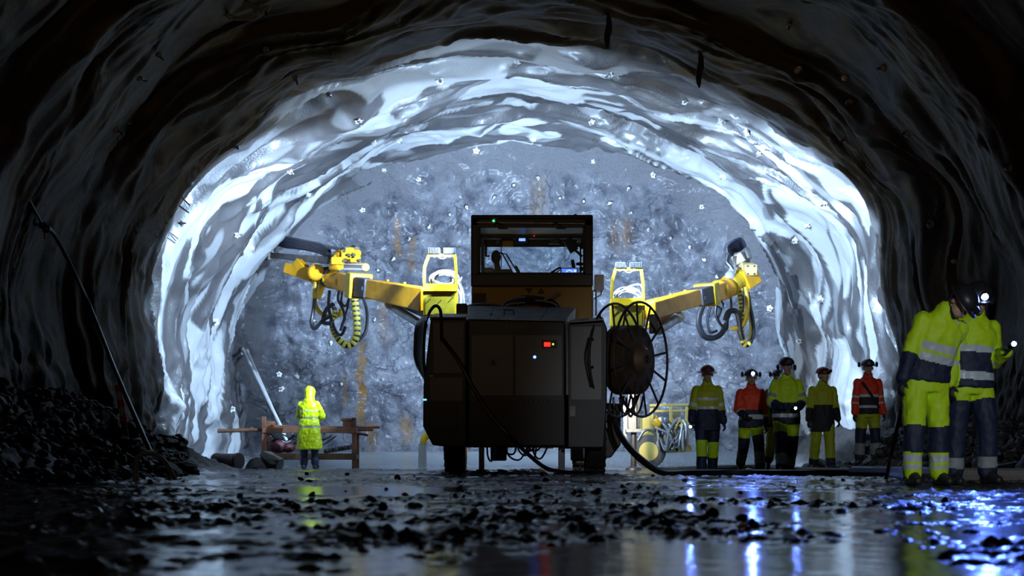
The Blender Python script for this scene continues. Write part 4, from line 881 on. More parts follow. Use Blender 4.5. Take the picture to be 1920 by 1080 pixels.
def person(x, y, label, yaw=0, scale=1.0, lean=0, roll=0, legs=((0, 3, 4), (0, 3, 4)), arms=((5, 8, 15, 0), (5, 8, 15, 0)), head=(0, 0, 0),
           torso=((0, navy),), sleeve=((9, hiviz),), leg=((9, hiviz),), helmet=helm_black, hem=.80, coat=False, lampc=None, muffs=False,
           collar=blackc, curl=(25, 25), z=None, seed=1, beard=False, jm=None, group=None, hood=False, brim=1.0, hipsway=0):
    root = bpy.data.objects.new('person', None); COL.objects.link(root); root.empty_display_size = .3
    tag(root, label, 'person', group)
    # skeleton, facing -y; index 0 is the +x side
    U = RYm(roll) @ RX(lean); pel = Vector((0, 0, .95)); up = lambda p: pel+U @ (Vector(p)-pel)
    HD = U @ RYm(head[2]) @ RZ(head[1]) @ RX(head[0])
    J = {}
    for i, s in enumerate((1, -1)):
        fl, ab, kn = legs[i]; hip = Vector((s*.095, 0, .92))
        th = (RYm(-s*ab) @ RX(-fl)) @ Vector((0, 0, -1)); sh = (RYm(-s*ab*.5) @ RX(-fl+kn)) @ Vector((0, 0, -1))
        knee = hip+th*.425; ank = knee+sh*.41; toe = ank+(RYm(0) @ RX((-fl+kn)*.75)) @ Vector((s*.02, -.15, -.045)); heel = ank+(RX((-fl+kn)*.75)) @ Vector((0, .05, -.055))
        J['leg', i] = (hip, knee, ank, toe, heel)
        fl, ab, el, inn = arms[i]; shd = up((s*.172, .0, 1.395))
        ua = U @ (RYm(-s*ab) @ RX(-fl) @ Vector((0, 0, -1))); fa = U @ (RYm(-s*ab) @ RZ(-s*inn) @ RX(-fl-el) @ Vector((0, 0, -1)))
        elb = shd+ua*.29; wri = elb+fa*.25; J['arm', i] = (shd, elb, wri, fa)
    low = min(min(J['leg', i][3].z, J['leg', i][4].z) for i in (0, 1))-.038
    zf = smooth_z(x, y) if z is None else z
    root.location = (x, y, zf-low*scale); root.rotation_euler = (0, 0, math.radians(yaw)); root.scale = (scale,)*3
    R0 = Vector((1, 0, 0)); F0 = Vector((0, -1, 0))
    def torso_rings(prof):
        out = []
        for z_, rx, ry, yo in prof:
            w = max(0, min(1, (z_-.82)/.22)); Uw = RYm(roll*w) @ RX(lean*w)
            out.append((pel+Uw @ (Vector((0, yo, z_))-pel), Uw @ R0, Uw @ F0, rx, ry))
        return out
    # ---- body: head, neck, trunk, arms, hands, legs in one surface
    b = MB(); hc = up((0, -.005, 1.50))+HD @ Vector((0, -.015, .145))
    HF = lambda v: hc+HD @ (Vector(v)*1.10)
    b.ball(HF((0, .012, .025)), .074, .094, .098, R=HD); b.ball(HF((0, -.030, -.045)), .058, .060, .070, R=HD); b.ball(HF((0, -.062, -.085)), .030, .026, .026, R=HD)
    rcone(b, HF((0, -.088, .015)), HF((0, -.108, -.020)), .010, .016, 10); rcone(b, HF((-.030, -.080, .032)), HF((.030, -.080, .032)), .014, .014, 8)
    rcone(b, HF((-.020, -.086, -.052)), HF((.020, -.086, -.052)), .012, .012, 8)
    for s in (1, -1): b.ball(HF((s*.076, .010, -.005)), .012, .022, .034, R=HD)
    rcone(b, up((0, .005, 1.42)), HF((0, .02, -.06)), .062, .056)
    loft(b, torso_rings(((.84, .14, .10, 0), (.95, .165, .115, 0), (1.08, .145, .10, 0), (1.25, .165, .115, 0), (1.38, .175, .105, 0), (1.46, .10, .07, .005))))
    for i, s in enumerate((1, -1)):
        hip, knee, ank, toe, heel = J['leg', i]; shd, elb, wri, fa = J['arm', i]
        rcone(b, hip, knee, .085, .055); rcone(b, knee, ank, .055, .038); rcone(b, heel+Vector((0, 0, .01)), toe, .034, .028)
        rcone(b, shd, elb, .055, .040); rcone(b, elb, wri, .042, .028)
        # hand: flat palm, four fingers of unequal length, thumb leaving the side
        fwd = Vector((-s*.25, -1, 0)); fwd = (fwd-fa*fwd.dot(fa)).normalized(); nrm = fa.cross(fwd)*(-s)      # nrm: out of the palm, towards the body
        if nrm.x*s > 0: nrm = -nrm
        pal = wri+fa*.085; rcone(b, wri+fa*.015, pal, .030, .036, 12, .55, nrm); cu = curl[i]
        for q, (off, ln) in enumerate(((.029, .072), (.010, .080), (-.009, .075), (-.027, .060))):
            k0 = pal+fwd*off; c1 = math.radians(cu); c2_ = math.radians(cu*2.1); d1 = fa*math.cos(c1)+nrm*math.sin(c1); d2 = fa*math.cos(c2_)+nrm*math.sin(c2_)
            k1 = k0+d1*ln*.52; rcone(b, k0-fa*.02, k1, .0115, .0105, 8); rcone(b, k1, k1+d2*ln*.48, .0105, .0085, 8)
        t0 = wri+fa*.035+fwd*.026; t1 = t0+(fa*.6+fwd*.7+nrm*.25).normalized()*.042; rcone(b, t0, t1, .014, .012, 8); rcone(b, t1, t1+(fa*.9+fwd*.2+nrm*(.3+cu/60)).normalized()*.032, .012, .009, 8)
    def cls_body(c):
        o = np.zeros(len(c)); 
        for i in (0, 1):
            shd, elb, wri, fa = J['arm', i]; d, t = segd(c, wri, wri+fa*.2); o[(d < .09) & (((c-np.array(wri)) @ np.array(fa)) > -.005)] = 1
            hip, knee, ank, toe, heel = J['leg', i]; d, t = segd(c, ank, toe); o[d < .11] = 2
        d, t = segd(c, HF((-.024, -.10, -.052)), HF((.024, -.10, -.052))); o[d < .013] = 3
        d, t = segd(c, up((0, 0, 1.30)), up((0, 0, 1.47))); o[(d < .13) & (o == 0)] = 4
        return o
    fuse(b, 'body', .0085, 2, [skin, glove, boot_m, lips, collar], root, cls_body)
    for s in (1, -1):
        e = MB(); e.ball(HF((s*.030, -.074, .014)), .0125, .0125, .0125, 10, 7, 0, HD); e.ball(HF((s*.030, -.084, .014)), .006, .005, .006, 8, 5, 1, HD); e.build('eye', [whitep, black], root, local=True)
    hm = MB(); hair = mat('dark_hair', (.03, .022, .016), .6)
    hm.ball(HF((0, .030, .022)), .079, .085, .098, 18, 12, 0, HD); hm.build('hair', hair, root, local=True)
    # ---- trousers
    b = MB()
    loft(b, torso_rings(((.80, .165, .125, 0), (.90, .178, .135, 0), (1.0, .165, .125, 0), (1.06, .155, .115, 0))))
    for i in (0, 1):
        hip, knee, ank, toe, heel = J['leg', i]; rcone(b, hip+Vector((0, 0, -.02)), knee, .112, .088); rcone(b, knee, ank+(knee-ank)*.10, .088, .080 if not coat else .06)
        rcone(b, ank+(knee-ank)*.22, ank+(knee-ank)*.06, .084, .080)
    tm = []
    for _, m in leg:
        if m not in tm: tm.append(m)
    def cls_leg(c):
        best = np.full(len(c), 9.0); T = np.zeros(len(c))
        for i in (0, 1):
            hip, knee, ank, toe, heel = J['leg', i]
            for off, p, q in ((0, hip, knee), (1, knee, ank)):
                d, t = segd(c, p, q); k = d < best; T[k] = off+t[k]; best[k] = d[k]
        o = np.zeros(len(c)); done = np.zeros(len(c), bool)
        for tmax, m in leg: k = (T <= tmax) & ~done; o[k] = tm.index(m); done |= k
        return o
    fuse(b, 'trousers', .011, 3, tm, root, cls_leg, .007, seed)
    # ---- boots
    for i in (0, 1):
        hip, knee, ank, toe, heel = J['leg', i]; b = MB(); rcone(b, ank+(knee-ank)*.28, ank, .062, .056); rcone(b, heel, toe, .046, .042, 14, 1.0); rcone(b, ank, toe*.6+ank*.4, .056, .045)
        fuse(b, 'boot', .012, 3, [boot_m], root)
    # ---- jacket or raincoat
    if coat: prof = ((hem, .285, .22, 0), (.55, .27, .21, 0), (.75, .245, .19, 0), (.95, .225, .17, 0), (1.10, .19, .145, 0), (1.25, .20, .15, 0), (1.35, .20, .145, 0), (1.42, .17, .12, .005), (1.47, .12, .10, .005))
    else: prof = ((hem, .205, .158, 0), (.92, .208, .155, 0), (1.02, .195, .145, 0), (1.15, .195, .142, 0), (1.28, .200, .146, 0), (1.36, .195, .134, 0), (1.42, .165, .112, .005), (1.47, .115, .09, .005), (1.50, .085, .08, .005))
    b = MB(); TR = torso_rings(prof); loft(b, TR)
    for i in (0, 1):
        shd, elb, wri, fa = J['arm', i]; rcone(b, shd, elb, .074, .066); rcone(b, elb, wri-fa*.01, .067, .052)
    rcone(b, up((0, .005, 1.44)), up((0, -.005, 1.52)), .092, .080)
    if hood:
        b.ball(HF((0, .02, .02)), .115, .13, .135, 18, 12, 0, HD); rcone(b, HF((0, .03, -.02)), up((0, .02, 1.45)), .11, .12)
    mats_ = []
    for _, m in tuple(torso)+tuple(sleeve):
        if m not in mats_: mats_.append(m)
    ctr = np.array([r[0] for r in TR]); zst = np.array([p[0] for p in prof])
    fine = np.linspace(0, len(prof)-1, 90); C = np.stack([np.interp(fine, np.arange(len(prof)), ctr[:, k]) for k in range(3)], -1); Z = np.interp(fine, np.arange(len(prof)), zst)
    Uax = np.array(U @ Vector((0, 0, 1)))
    def cls_j(c):
        AX = np.where((Z > .9)[:, None], Uax[None], np.array([0, 0, 1.0])[None])
        T = np.abs(((c[:, None, :]-C[None])*AX[None]).sum(-1)); zi = Z[T.argmin(1)]
        o = np.zeros(len(c)); done = np.zeros(len(c), bool)
        for zmin, m in torso: k = (zi >= zmin) & ~done; o[k] = mats_.index(m); done |= k
        k0 = C[T.argmin(1)]; rad = np.linalg.norm(c-k0, axis=1)
        for i in (0, 1):
            shd, elb, wri, fa = J['arm', i]; d0, t0 = segd(c, shd, elb); d1, t1 = segd(c, elb, wri)
            lat = np.abs((c-k0) @ np.array(U @ R0))
            arm = ((d0 < .092) & (t0 > .02) & (lat > .165)) | (d1 < .080)
            T2 = np.where(d0 < d1, t0, 1+t1); dn_ = ~arm
            for tmax, m in sleeve: k = (T2 <= tmax) & ~dn_; o[k] = mats_.index(m); dn_ |= k
        return o
    fuse(b, 'raincoat' if coat else 'jacket', .011, 3, mats_, root, cls_j, .009 if not coat else .012, seed+5)
    # ---- head gear
    if helmet:
        h = MB(); n = 24; top = HF((0, .012, .055)); A = HD @ Vector((0, 0, 1)); prof_h = [(0, .112*1.0), (.15, .115), (.45, .106), (.7, .085), (.88, .055), (.97, .026), (1, .004)]
        v = []; f = []
        for t, r in prof_h:
            for k in range(n):
                an = 2*math.pi*k/n; v.append(HF((math.cos(an)*r*.93, .012+math.sin(an)*r*1.12, .045+t*.105)))
        for i in range(len(prof_h)-1):
            for k in range(n): k2 = (k+1) % n; f.append((i*n+k, i*n+k2, (i+1)*n+k2, (i+1)*n+k))
        f.append(tuple(range(n-1, -1, -1))); h.add(v, f); hb_ = h.build('helmet', helmet, root, local=True)
        br = MB(); v = []; f = []
        for r, dz in ((.108, .0), (.108+.030*brim, -.012), (.108+.032*brim, -.018), (.106, -.010)):
            for k in range(n):
                an = 2*math.pi*k/n; fr_ = 1+.22*max(0, -math.sin(an))**2*brim; v.append(HF((math.cos(an)*r*.93, .012+math.sin(an)*r*1.1*fr_, .052+dz)))
        for i in range(4):
            for k in range(n): k2 = (k+1) % n; j = (i+1) % 4; f.append((i*n+k, i*n+k2, j*n+k2, j*n+k))
        br.add(v, f); br.build('helmet_brim', helmet, root, local=True)
        lp = MB(); lp.lathe(HF((0, -.105, .085)), HF((0, -.150, .082)), [(0, .024), (.3, .030), (1, .032)], 14); lp.build('headlamp', helm_black, root, local=True)
        if lampc:
            g = MB(); g.ball(HF((0, -.150, .082)), .030, .012, .030, 14, 8, 0, HD); g.build('headlamp_lens', emit('headlamp_glow', (.30, .45, 1), 60), root, local=True)
    if muffs:
        for s in (1, -1):
            m_ = MB(); c = HF((s*(.118 if muffs != 2 else .135), .02, .06 if muffs == 2 else .0)); m_.ball(c, .026, .04, .048, 12, 8, 0, HD); m_.build('ear_defender', helm_black, root, local=True)
    bpy.context.view_layer.update()
    mw = root.matrix_world.copy()
    info = {'root': root, 'hand': [mw @ (J['arm', i][2]+J['arm', i][3]*.10) for i in (0, 1)], 'dir': [mw.to_3x3() @ J['arm', i][3] for i in (0, 1)],
            'lamp': mw @ HF((0, -.175, .082)), 'look': mw.to_3x3() @ (HD @ Vector((0, -1, -.12))), 'chest': mw @ up((0, -.17, 1.1)), 'mw': mw, 'up': up, 'U': U}
    return info
def torch(c, d, label, power=0, col=(.16, .30, 1)):
    d = Vector(d).normalized(); b = MB(); b.lathe(c-d*.09, c+d*.045, [(0, .014), (.6, .014), (.72, .021), (1, .023)], 14)
    t = empty('flashlight', c, label, 'flashlight'); b.build('barrel', helm_black, t); g = MB(); g.ball(c+d*.047, .021, .021, .021, 12, 8); g.build('lens', emit('torch_glow', (.28, .42, 1), 60), t)
    if power: spot('flashlight_light', c+d*.075, c+d*3, power, col, 75, .8, .02)
    return t
LB = (.10, .20, 1.0)
xy = lambda px, Y: ((px-960)*Y/F, Y)
WL = dict(legs=((20, 2, 8), (-12, 2, 34)))                       # mid-stride
WR = dict(legs=((-14, 2, 22), (22, 2, 10)))
# the group of five (and one half hidden) walking out of the tunnel
q1 = person(*xy(1326, 23.0), 'person in yellow and navy jacket with brimmed helmet, lit torch beside the hip', legs=((-6, 1, 12), (14, 1, 10)), arms=((4, 9, 14, 0), (4, 13, 22, 10)), head=(8, 0, 0), hem=.74,
            torso=((1.27, olive), (1.225, silver), (1.13, olive), (1.08, silver), (0, navy)), sleeve=((.75, olive), (.95, silver), (1.25, olive), (9, navy)),
            leg=((.85, navy), (1.45, hiviz), (9, navy)), helmet=helm_red, brim=1.9, group='people walking out of the tunnel', seed=11, curl=(25, 55))
q2 = person(*xy(1408, 23.3), 'person in red hi-vis jacket with bright headlamp, walking among the yellow jackets', scale=.98, **WL, arms=((-8, 8, 12, 0), (10, 12, 60, 30)), head=(6, 0, 0), hem=.82,
            torso=((1.12, hired), (1.03, navy), (.96, silver), (0, navy)), sleeve=((1.3, hired), (1.45, silver), (9, navy)),
            leg=((.62, hiviz), (1.28, navy), (1.8, graysh), (9, navy)), helmet=helm_navy, muffs=2, lampc=True, group='people walking out of the tunnel', seed=12)
q3 = person(*xy(1474, 22.4), 'tall person in bright yellow jacket with torch at the waist, middle of the walking group', scale=1.05, **WR, arms=((14, 14, 62, 35), (14, 14, 66, 35)), head=(4, 4, 0), hem=.80,
            torso=((1.12, hiviz), (.95, navy), (.89, silver), (0, navy)), sleeve=((.55, hiviz), (.75, graysh), (1.15, hiviz), (1.3, silver), (9, navy)),
            leg=((.68, hiviz), (1.45, navy), (1.58, silver), (1.68, hiviz), (1.85, silver), (9, navy)), helmet=helm_black, muffs=True, group='people walking out of the tunnel', seed=13, curl=(60, 60))
q6 = person(*xy(1460, 24.4), 'person mostly hidden behind the tall yellow-jacketed walker', scale=.99, **WL, head=(0, 8, 0), torso=((1.15, olive), (0, blackc)), sleeve=((9, olive),), leg=((1.6, olive), (9, navy)), helmet=helm_black, muffs=2, group='people walking out of the tunnel', seed=16)
q4 = person(*xy(1542, 24.6), 'person with round dark red helmet in yellow jacket with long black lower half', scale=.99, legs=((12, 2, 8), (-6, 2, 14)), arms=((6, 9, 20, 5), (4, 10, 18, 0)), head=(4, 32, 0), hem=.68,
            torso=((1.14, olive), (0, blackc)), sleeve=((.95, olive), (1.2, olive), (9, blackc)), leg=((1.72, olive), (9, navy)), helmet=helm_red, brim=.4, group='people walking out of the tunnel', seed=14)
q5 = person(*xy(1627, 24.2), 'person in dark orange-red jacket with shoulder strap, nearest the rock wall in the group', scale=.99, legs=((3, 4, 5), (0, 4, 4)), arms=((4, 8, 14, 0), (2, 8, 12, 0)), head=(4, -8, 0), hem=.86,
            torso=((1.20, hired), (1.15, silver), (1.0, blackc), (.955, silver), (0, blackc)), sleeve=((.78, hired), (.9, silver), (1.25, hired), (1.35, silver), (9, hired)), leg=((.72, olive), (1.32, navy), (1.8, graysh), (9, navy)), helmet=helm_black, muffs=2, group='people walking out of the tunnel', seed=15)
torch(q1['hand'][1]+Vector((-.01, -.05, 0)), (-.25, -1, -.02), 'lit flashlight in the hand of the person with the hat-shaped helmet', 14, LB)
torch(q3['hand'][0]+Vector((-.03, -.10, .03)), (.05, -1, -.02), 'lit flashlight held at the waist of the tall person', 5, LB)
spot('headlamp_light', q2['lamp'], q2['lamp']+Vector((.02, -1, -.10)), 45, LB, 60, .8, .02)
for i, s in ((0, 1), (1, -1)): pass
st = MB(); st.tube([q5['mw'] @ q5['up']((-.13, -.165, 1.40)), q5['mw'] @ q5['up']((.02, -.175, 1.18)), q5['mw'] @ q5['up']((.16, -.15, .96))], .022, 6, smooth=4)
_loc[q5['root'].name] = Vector(q5['root'].location); so = st.build('shoulder_strap', blackc, q5['root'])
so.scale = (1/.99,)*3; so.location = so.location/.99
# the two by the right wall
TB = ((1.22, hiviz), (1.165, silver), (1.135, hiviz), (1.08, silver), (.95, navy), (0, navy))
n1 = person(*xy(1735, 12.6), 'person bending sideways in yellow jacket with two silver chest bands, beside the right rock wall', yaw=10, scale=1.03, lean=14, roll=12, legs=((1, 3, 3), (7, 4, 9)), arms=((-16, -6, 10, 0), (12, 10, 12, 0)), head=(30, 30, 14), hem=.90,
            torso=((1.24, hiviz), (1.18, silver), (1.15, hiviz), (1.08, silver), (0, navy)), sleeve=((.95, hiviz), (1.1, hiviz), (9, navy)),
            leg=((.98, hiviz), (1.52, navy), (1.57, hiviz), (1.72, silver), (1.78, hiviz), (1.88, silver), (9, hiviz)), helmet=helm_black, seed=21)
n2 = person(*xy(1818, 13.1), 'person in yellow jacket with navy bands raising a hand torch, behind the bending person', yaw=12, scale=1.04, lean=4, roll=3, legs=((12, 4, 16), (-2, 3, 3)), arms=((6, 8, 104, 6), (5, 8, 16, 0)), head=(22, -12, -4), hem=.86,
            torso=((1.235, hiviz), (1.175, silver), (1.0, navy), (.935, silver), (0, navy)), sleeve=((1.2, hiviz), (1.35, silver), (9, hiviz)),
            leg=((.42, hiviz), (1.62, navy), (1.85, graysh), (9, navy)), helmet=helm_black, lampc=True, muffs=True, seed=22, curl=(50, 25))
torch(n2['hand'][0]+Vector((-.02, -.085, .02)), (.05, -1, .05), 'lit flashlight in the raised hand by the right wall', 10, LB)
spot('headlamp_light', n2['lamp'], n2['lamp']+Vector((.12, -1, -.22)), 300, LB, 90, .8, .02)
# raincoat
ry_ = 28.6
rc = person(*xy(580, ry_), 'person in long bright yellow hooded raincoat seen from behind, standing at the trestle', yaw=172, scale=.92, legs=((0, 2, 2), (2, 3, 4)), arms=((20, 20, 70, 40), (20, 20, 74, 40)), head=(14, 0, 0), hem=.42,
            torso=((1.265, coatm), (1.245, silver), (1.12, coatm), (1.075, mat('grey_band', (.30, .30, .22), .4)), (.93, coatm), (.885, mat('grey_band', (.30, .30, .22), .4)), (0, coatm)), sleeve=((1.2, coatm), (1.3, mat('grey_band', (.30, .30, .22), .4)), (9, coatm)), leg=((9, navy),), helmet=None, coat=True, hood=True, seed=31)

# ---------------------------------------------------------------- the trestle with drill rods
TY = 29.6
rack = empty('trestle', (P(580, 0, TY).x, TY, smooth_z(P(580, 0, TY).x, TY)), 'rusty steel trestle with low shelf carrying drill rods by the left wall', 'rack')
for px, top in ((495, 781), (664, 783)):
    for dy in (0, .55):
        p = P(px, 0, TY); zb_ = smooth_z(p.x, TY+dy); b = MB(); b.box(p.x-.045, p.x+.045, TY+dy-.03, TY+dy+.03, zb_-.02, P(0, top if dy == 0 else top+14, TY).z); b.build('post', rust, rack, .006)
for y0, y1, nm, dy in ((802, 812, 'top_rail', 0), (850, 862, 'shelf_board', 0), (850, 862, 'shelf_board', .5)):
    p, q = P(492, y1, TY), P(668, y0, TY); b = MB(); b.box(p.x, q.x, TY+dy-.05, TY+dy+.05, p.z, q.z); b.build(nm, rust if nm == 'top_rail' else wood, rack, .008)
for px in (495, 664):
    p = P(px, 0, TY); b = MB(); b.box(p.x-.06, p.x+.06, TY, TY+.55, P(0, 812, TY).z, P(0, 804, TY).z); b.build('cross_bar', rust, rack, .006)
    b = MB(); b.box(p.x-.05, p.x+.05, TY, TY+.55, P(0, 860, TY).z, P(0, 853, TY).z); b.build('cross_bar', rust, rack, .006)
rods = ((408, 808, 562, 804, .045, 'thick brown pole lying along the trestle, its free end sticking out at the left'), (470, 803, 700, 806, .032, 'middle drill rod on the trestle'), (600, 803, 712, 801, .032, 'drill rod whose end overhangs the trestle at the right'), (500, 799, 650, 802, .028, 'drill rod resting on top of the trestle rods'), (625, 806, 690, 816, .028, 'bent drill rod drooping from the trestle end'))
for k, (x0, y0, x1, y1, r, lb_) in enumerate(rods):
    b = MB(); b.cyl(P(x0, y0, TY+.12+.09*k), P(x1, y1, TY+.12+.09*k), r, r*.9, 10); tag(b.build('drill_rod', wood if k == 0 else rust), lb_, 'rod', 'rods on the trestle')
b = MB()
for k in range(12):
    x0 = random.uniform(498, 590); x1 = x0+random.uniform(30, 70); y0 = random.uniform(812, 816)
    b.tube([P(x0, y0, TY+.1+.03*k), P((x0+x1)/2, random.uniform(824, 840), TY+.1+.03*k), P(min(x1, 660), random.uniform(812, 818), TY+.1+.03*k)], random.choice((.014, .018)), 6, smooth=6, mi=k % 2)
o = b.build('slack_cable', [white_h, hose_m]); tag(o, 'slack cables sagging between the trestle posts', 'cable'); o['kind'] = 'stuff'
b = MB(); p = P(522, 836, TY+.25); b.ball(p, .22, .18, .16); b.ball(p+Vector((.2, 0, -.03)), .16, .16, .12); tag(b.build('red_bundle', mat('dark_red_cloth', (.060, .007, .012), .6, bump=.5, bscale=12)), 'dark red bundle on the trestle shelf', 'bundle')
for k in range(9):
    p = P(612+6.0*k, 846-(k*37 % 12), TY+.15+(k % 3)*.12); p.z = max(p.z, P(0, 847, TY).z)
    b = MB(); b.lathe(p+Vector((0, -.12, 0)), p+Vector((0, .14, 0)), [(0, .028), (.1, .05), (.5, .05), (.55, .04), (1, .04)], 12); tag(b.build('drill_bit', dsteel), 'dark drill bit heaped on the trestle shelf', 'drill bit', 'drill bits on the trestle shelf')
b = MB(); p = P(652, 797, TY); b.box(p.x-.10, p.x+.10, TY-.02, TY+.25, p.z-.12, p.z+.12); b.box(p.x-.14, p.x+.14, TY-.03, TY+.26, p.z+.08, p.z+.14); tag(b.build('rod_clamp', rust, bevel=.01), 'rusty clamp block on the trestle end', 'clamp')
b = MB(); p = P(507, 799, TY+.3); b.box(p.x-.12, p.x+.10, TY+.1, TY+.4, p.z-.08, p.z+.10); tag(b.build('tool_block', rust, bevel=.015), 'rusty block on the trestle beside the first post', 'block')
for k, (a, c) in enumerate((((456, 657), (533, 812)), ((464, 660), (540, 832)))):
    h = hit(*a); b = MB(); p0 = P(a[0], a[1], (h[0]-CAM).y-.15); p1 = P(c[0], c[1], TY+.85); p1.z = max(p1.z, fz_at(p1.x, p1.y)); e = p1+(p1-p0).normalized()*.0
    b.cyl(p0, p1, .036, .036, 12); b.cyl(p0+(p0-p1).normalized()*.1, p0, .05, .05, 10); tag(b.build('pale_pipe', whitep), ('first' if k == 0 else 'second')+' long pale pipe leaning on the wall behind the trestle, '+('the upper one' if k == 0 else 'the lower one'), 'pipe', 'pipes leaning behind the trestle')
# cast drum and blocks at the left
b = MB(); e0, e1 = P(404, 864, 27.6), P(449, 864, 27.3); e0.z = e1.z = max(smooth_z(e0.x, e0.y), smooth_z(e1.x, e1.y))+.15
b.lathe(e0, e1, [(0, .12), (0, .155), (.08, .165), (.12, .15), (.88, .15), (.92, .165), (1, .155), (1, .12)], 20)
tag(b.build('dark_drum', mat('drum_dark', (.035, .016, .020), .5, bump=.2)), 'dark drum lying on its side near the left wall', 'drum')

# ---------------------------------------------------------------- equipment trailer on the right
EY = 29.5
def E(px, py, d=0): return P(px, py, EY+d)
tr = empty('equipment_trailer', (P(1245, 0, EY).x, EY, smooth_z(P(1245, 0, EY).x, EY)), 'pale yellow wheeled equipment trailer tangled in hoses, behind the cable reel', 'trailer')
pay = mat('pale_yellow', (.72, .58, .16), .45, bump=.1)
def tp(b, nm, m, bev=.01, par=tr): return b.build(nm, m, par, bev)
for d in (0, .9):
    b = MB(); b.beam(E(1196, 846-d*3, d), E(1296, 842-d*3, d), .10, .12); tp(b, 'chassis_beam', pay)
for px, y0 in ((1222, 765), (1258, 762), (1288, 762)):
    for d in (0, .9):
        b = MB(); b.beam(E(px, 843, d), E(px, y0, d), .07, .07); tp(b, 'frame_post', pay)
for y in (760, 771):
    b = MB(); b.beam(E(1218, y), E(1296, y-1), .06, .05); tp(b, 'top_rail', pay)
b = MB(); p, q = E(1206, 826), E(1236, 778); b.box(p.x, q.x, EY+.15, EY+.8, p.z, q.z); tp(b, 'yellow_tank', pay, .03)
b = MB(); p, q = E(1262, 812), E(1278, 766); b.box(p.x, q.x, EY+.1, EY+.7, p.z, q.z); tp(b, 'white_cabinet', whitep, .02)
b = MB(); p, q = E(1276, 838), E(1288, 826); b.box(p.x, q.x, EY-.1, EY+.1, p.z, q.z); tp(b, 'control_box', lemon, .01)
for k, px in enumerate((1217, 1217)):
    d = -.12+k*.95; c = E(px, 832, d); r = .345; c.z = smooth_z(c.x, EY+d)+r
    b = MB(); b.lathe(c+Vector((-.02, -.11, 0)), c+Vector((.02, .11, 0)), [(0, r*.62), (.06, r*.9), (.2, r), (.8, r), (.94, r*.9), (1, r*.62)], 28); w = tp(b, 'trailer_wheel', mat('dusty_tyre', (.10, .10, .105), .7, bump=.4), 0)
    b = MB(); b.lathe(c+Vector((-.022, -.12, 0)), c+Vector((.022, .12, 0)), [(0, .05), (0, r*.58), (1, r*.58), (1, .05)], 18); tp(b, 'wheel_disc', pay, 0, w)
b = MB(); a, c = E(1224, 812, -.25), E(1258, 846, -.25)
b.tube([E(1196, 826, -.2), E(1208, 808, -.2), E(1222, 808, -.2), E(1236, 820, -.2), E(1240, 838, -.2)], .03, 8, smooth=6); tp(b, 'mudguard', steel, 0)
for k in range(44):
    x0 = random.uniform(1224, 1284); y0 = random.uniform(785, 812); x1 = random.uniform(1235, 1288); d = random.uniform(-.35, .1); m = random.choice((white_h, hose_m, steel, pay, white_h))
    b = MB(); b.tube([E(x0, y0, d), E((x0*2+x1)/3+random.uniform(-8, 8), y0+random.uniform(10, 25), d-.1), E((x0+2*x1)/3, 838+random.uniform(-8, 8), d-.1), E(x1, random.uniform(805, 846), d)], random.choice((.018, .026, .034)), 6, smooth=5); tp(b, 'trailer_hose', m, 0)
for (x, y, r) in ((1232, 793, .09), (1240, 790, .08), (1248, 792, .09), (1250, 824, .09), (1240, 832, .10), (1268, 832, .09)):
    b = MB(); c = E(x, y, -.2); b.lathe(c+Vector((-.02, -.1, 0)), c+Vector((.02, .12, .02)), [(0, r*.5), (.1, r), (.5, r), (.6, r*.7), (1, r*.7)], 14); tp(b, 'valve_body', random.choice((steel, lemon, gal)), 0)
# yellow hydrant-like stand at the left of the rig
b = MB(); c = P(792, 850, 29.0); zf = smooth_z(c.x, 29); b.lathe((c.x, 29, zf-.02), (c.x, 29, zf+.5), [(0, .14), (.05, .14), (.08, .09), (1, .08)], 14); st = empty('water_standpipe', (c.x, 29, zf), 'pale standpipe with a yellow bend, left of the rig wheels', 'pipe'); b.build('riser', gal, st)
b = MB(); b.tube([P(794, 834, 29), P(794, 826, 29), P(799, 818, 29), P(806, 816, 29)], .07, 10, smooth=5); b.build('yellow_bend', lemon, st)

# ---------------------------------------------------------------- hoses and cables on the floor
def ground_hose(pts, r, label, name='ground_hose', m=hose_m, seg_=8):
    q = []
    for px, py, Y, fixed in pts:
        p = P(px, py, Y)
        if not fixed: p.z = smooth_z(p.x, Y)+r*.8
        q.append(p)
    b = MB(); b.tube(q, r, seg_, smooth=8); o = b.build(name, m); tag(o, label, 'hose'); return o
ground_hose([(828, 634, RY-.03, 1), (842, 652, RY-.10, 1), (862, 680, RY-.14, 1), (888, 728, RY-.16, 1), (920, 778, RY-.2, 1), (960, 822, RY-.2, 1), (995, 856, RY+.1, 1), (1025, 878, RY+.4, 1), (1060, 890, RY-.4, 0), (1120, 890, RY-1.2, 0)], .032, 'dark hose running from the rig rear down to the floor between its jacks')
ground_hose([(1152, 770, 22.0, 1), (1158, 806, 21.9, 1), (1182, 842, 21.6, 1), (1216, 872, 21.2, 1), (1250, 890, 20.6, 0), (1300, 898, 19.5, 0), (1380, 896, 19.0, 0), (1470, 890, 19.4, 0), (1560, 884, 19.6, 0), (1680, 880, 19.0, 0), (1800, 884, 17.5, 0), (1960, 888, 16.5, 0)], .052, 'thick black hose dropping from the reel and trailing off past the walkers')
gh = mat('dusty_hose', (.30, .27, .26), .55, bump=.3, var=.3)
ground_hose([(1240, 870, 24.5, 0), (1330, 862, 26, 0), (1410, 858, 26.5, 0), (1455, 862, 25.5, 0), (1500, 870, 23.8, 0), (1560, 880, 22.0, 0), (1620, 880, 21.5, 0)], .055, 'dusty hose curving across the floor behind the walkers', m=gh)
ground_hose([(1600, 884, 18.6, 0), (1680, 884, 17.4, 0), (1760, 886, 15.9, 0), (1850, 888, 15.4, 0), (1960, 890, 15.0, 0)], .075, 'thick pale hose lying on the floor behind the two people at the wall', m=gh)
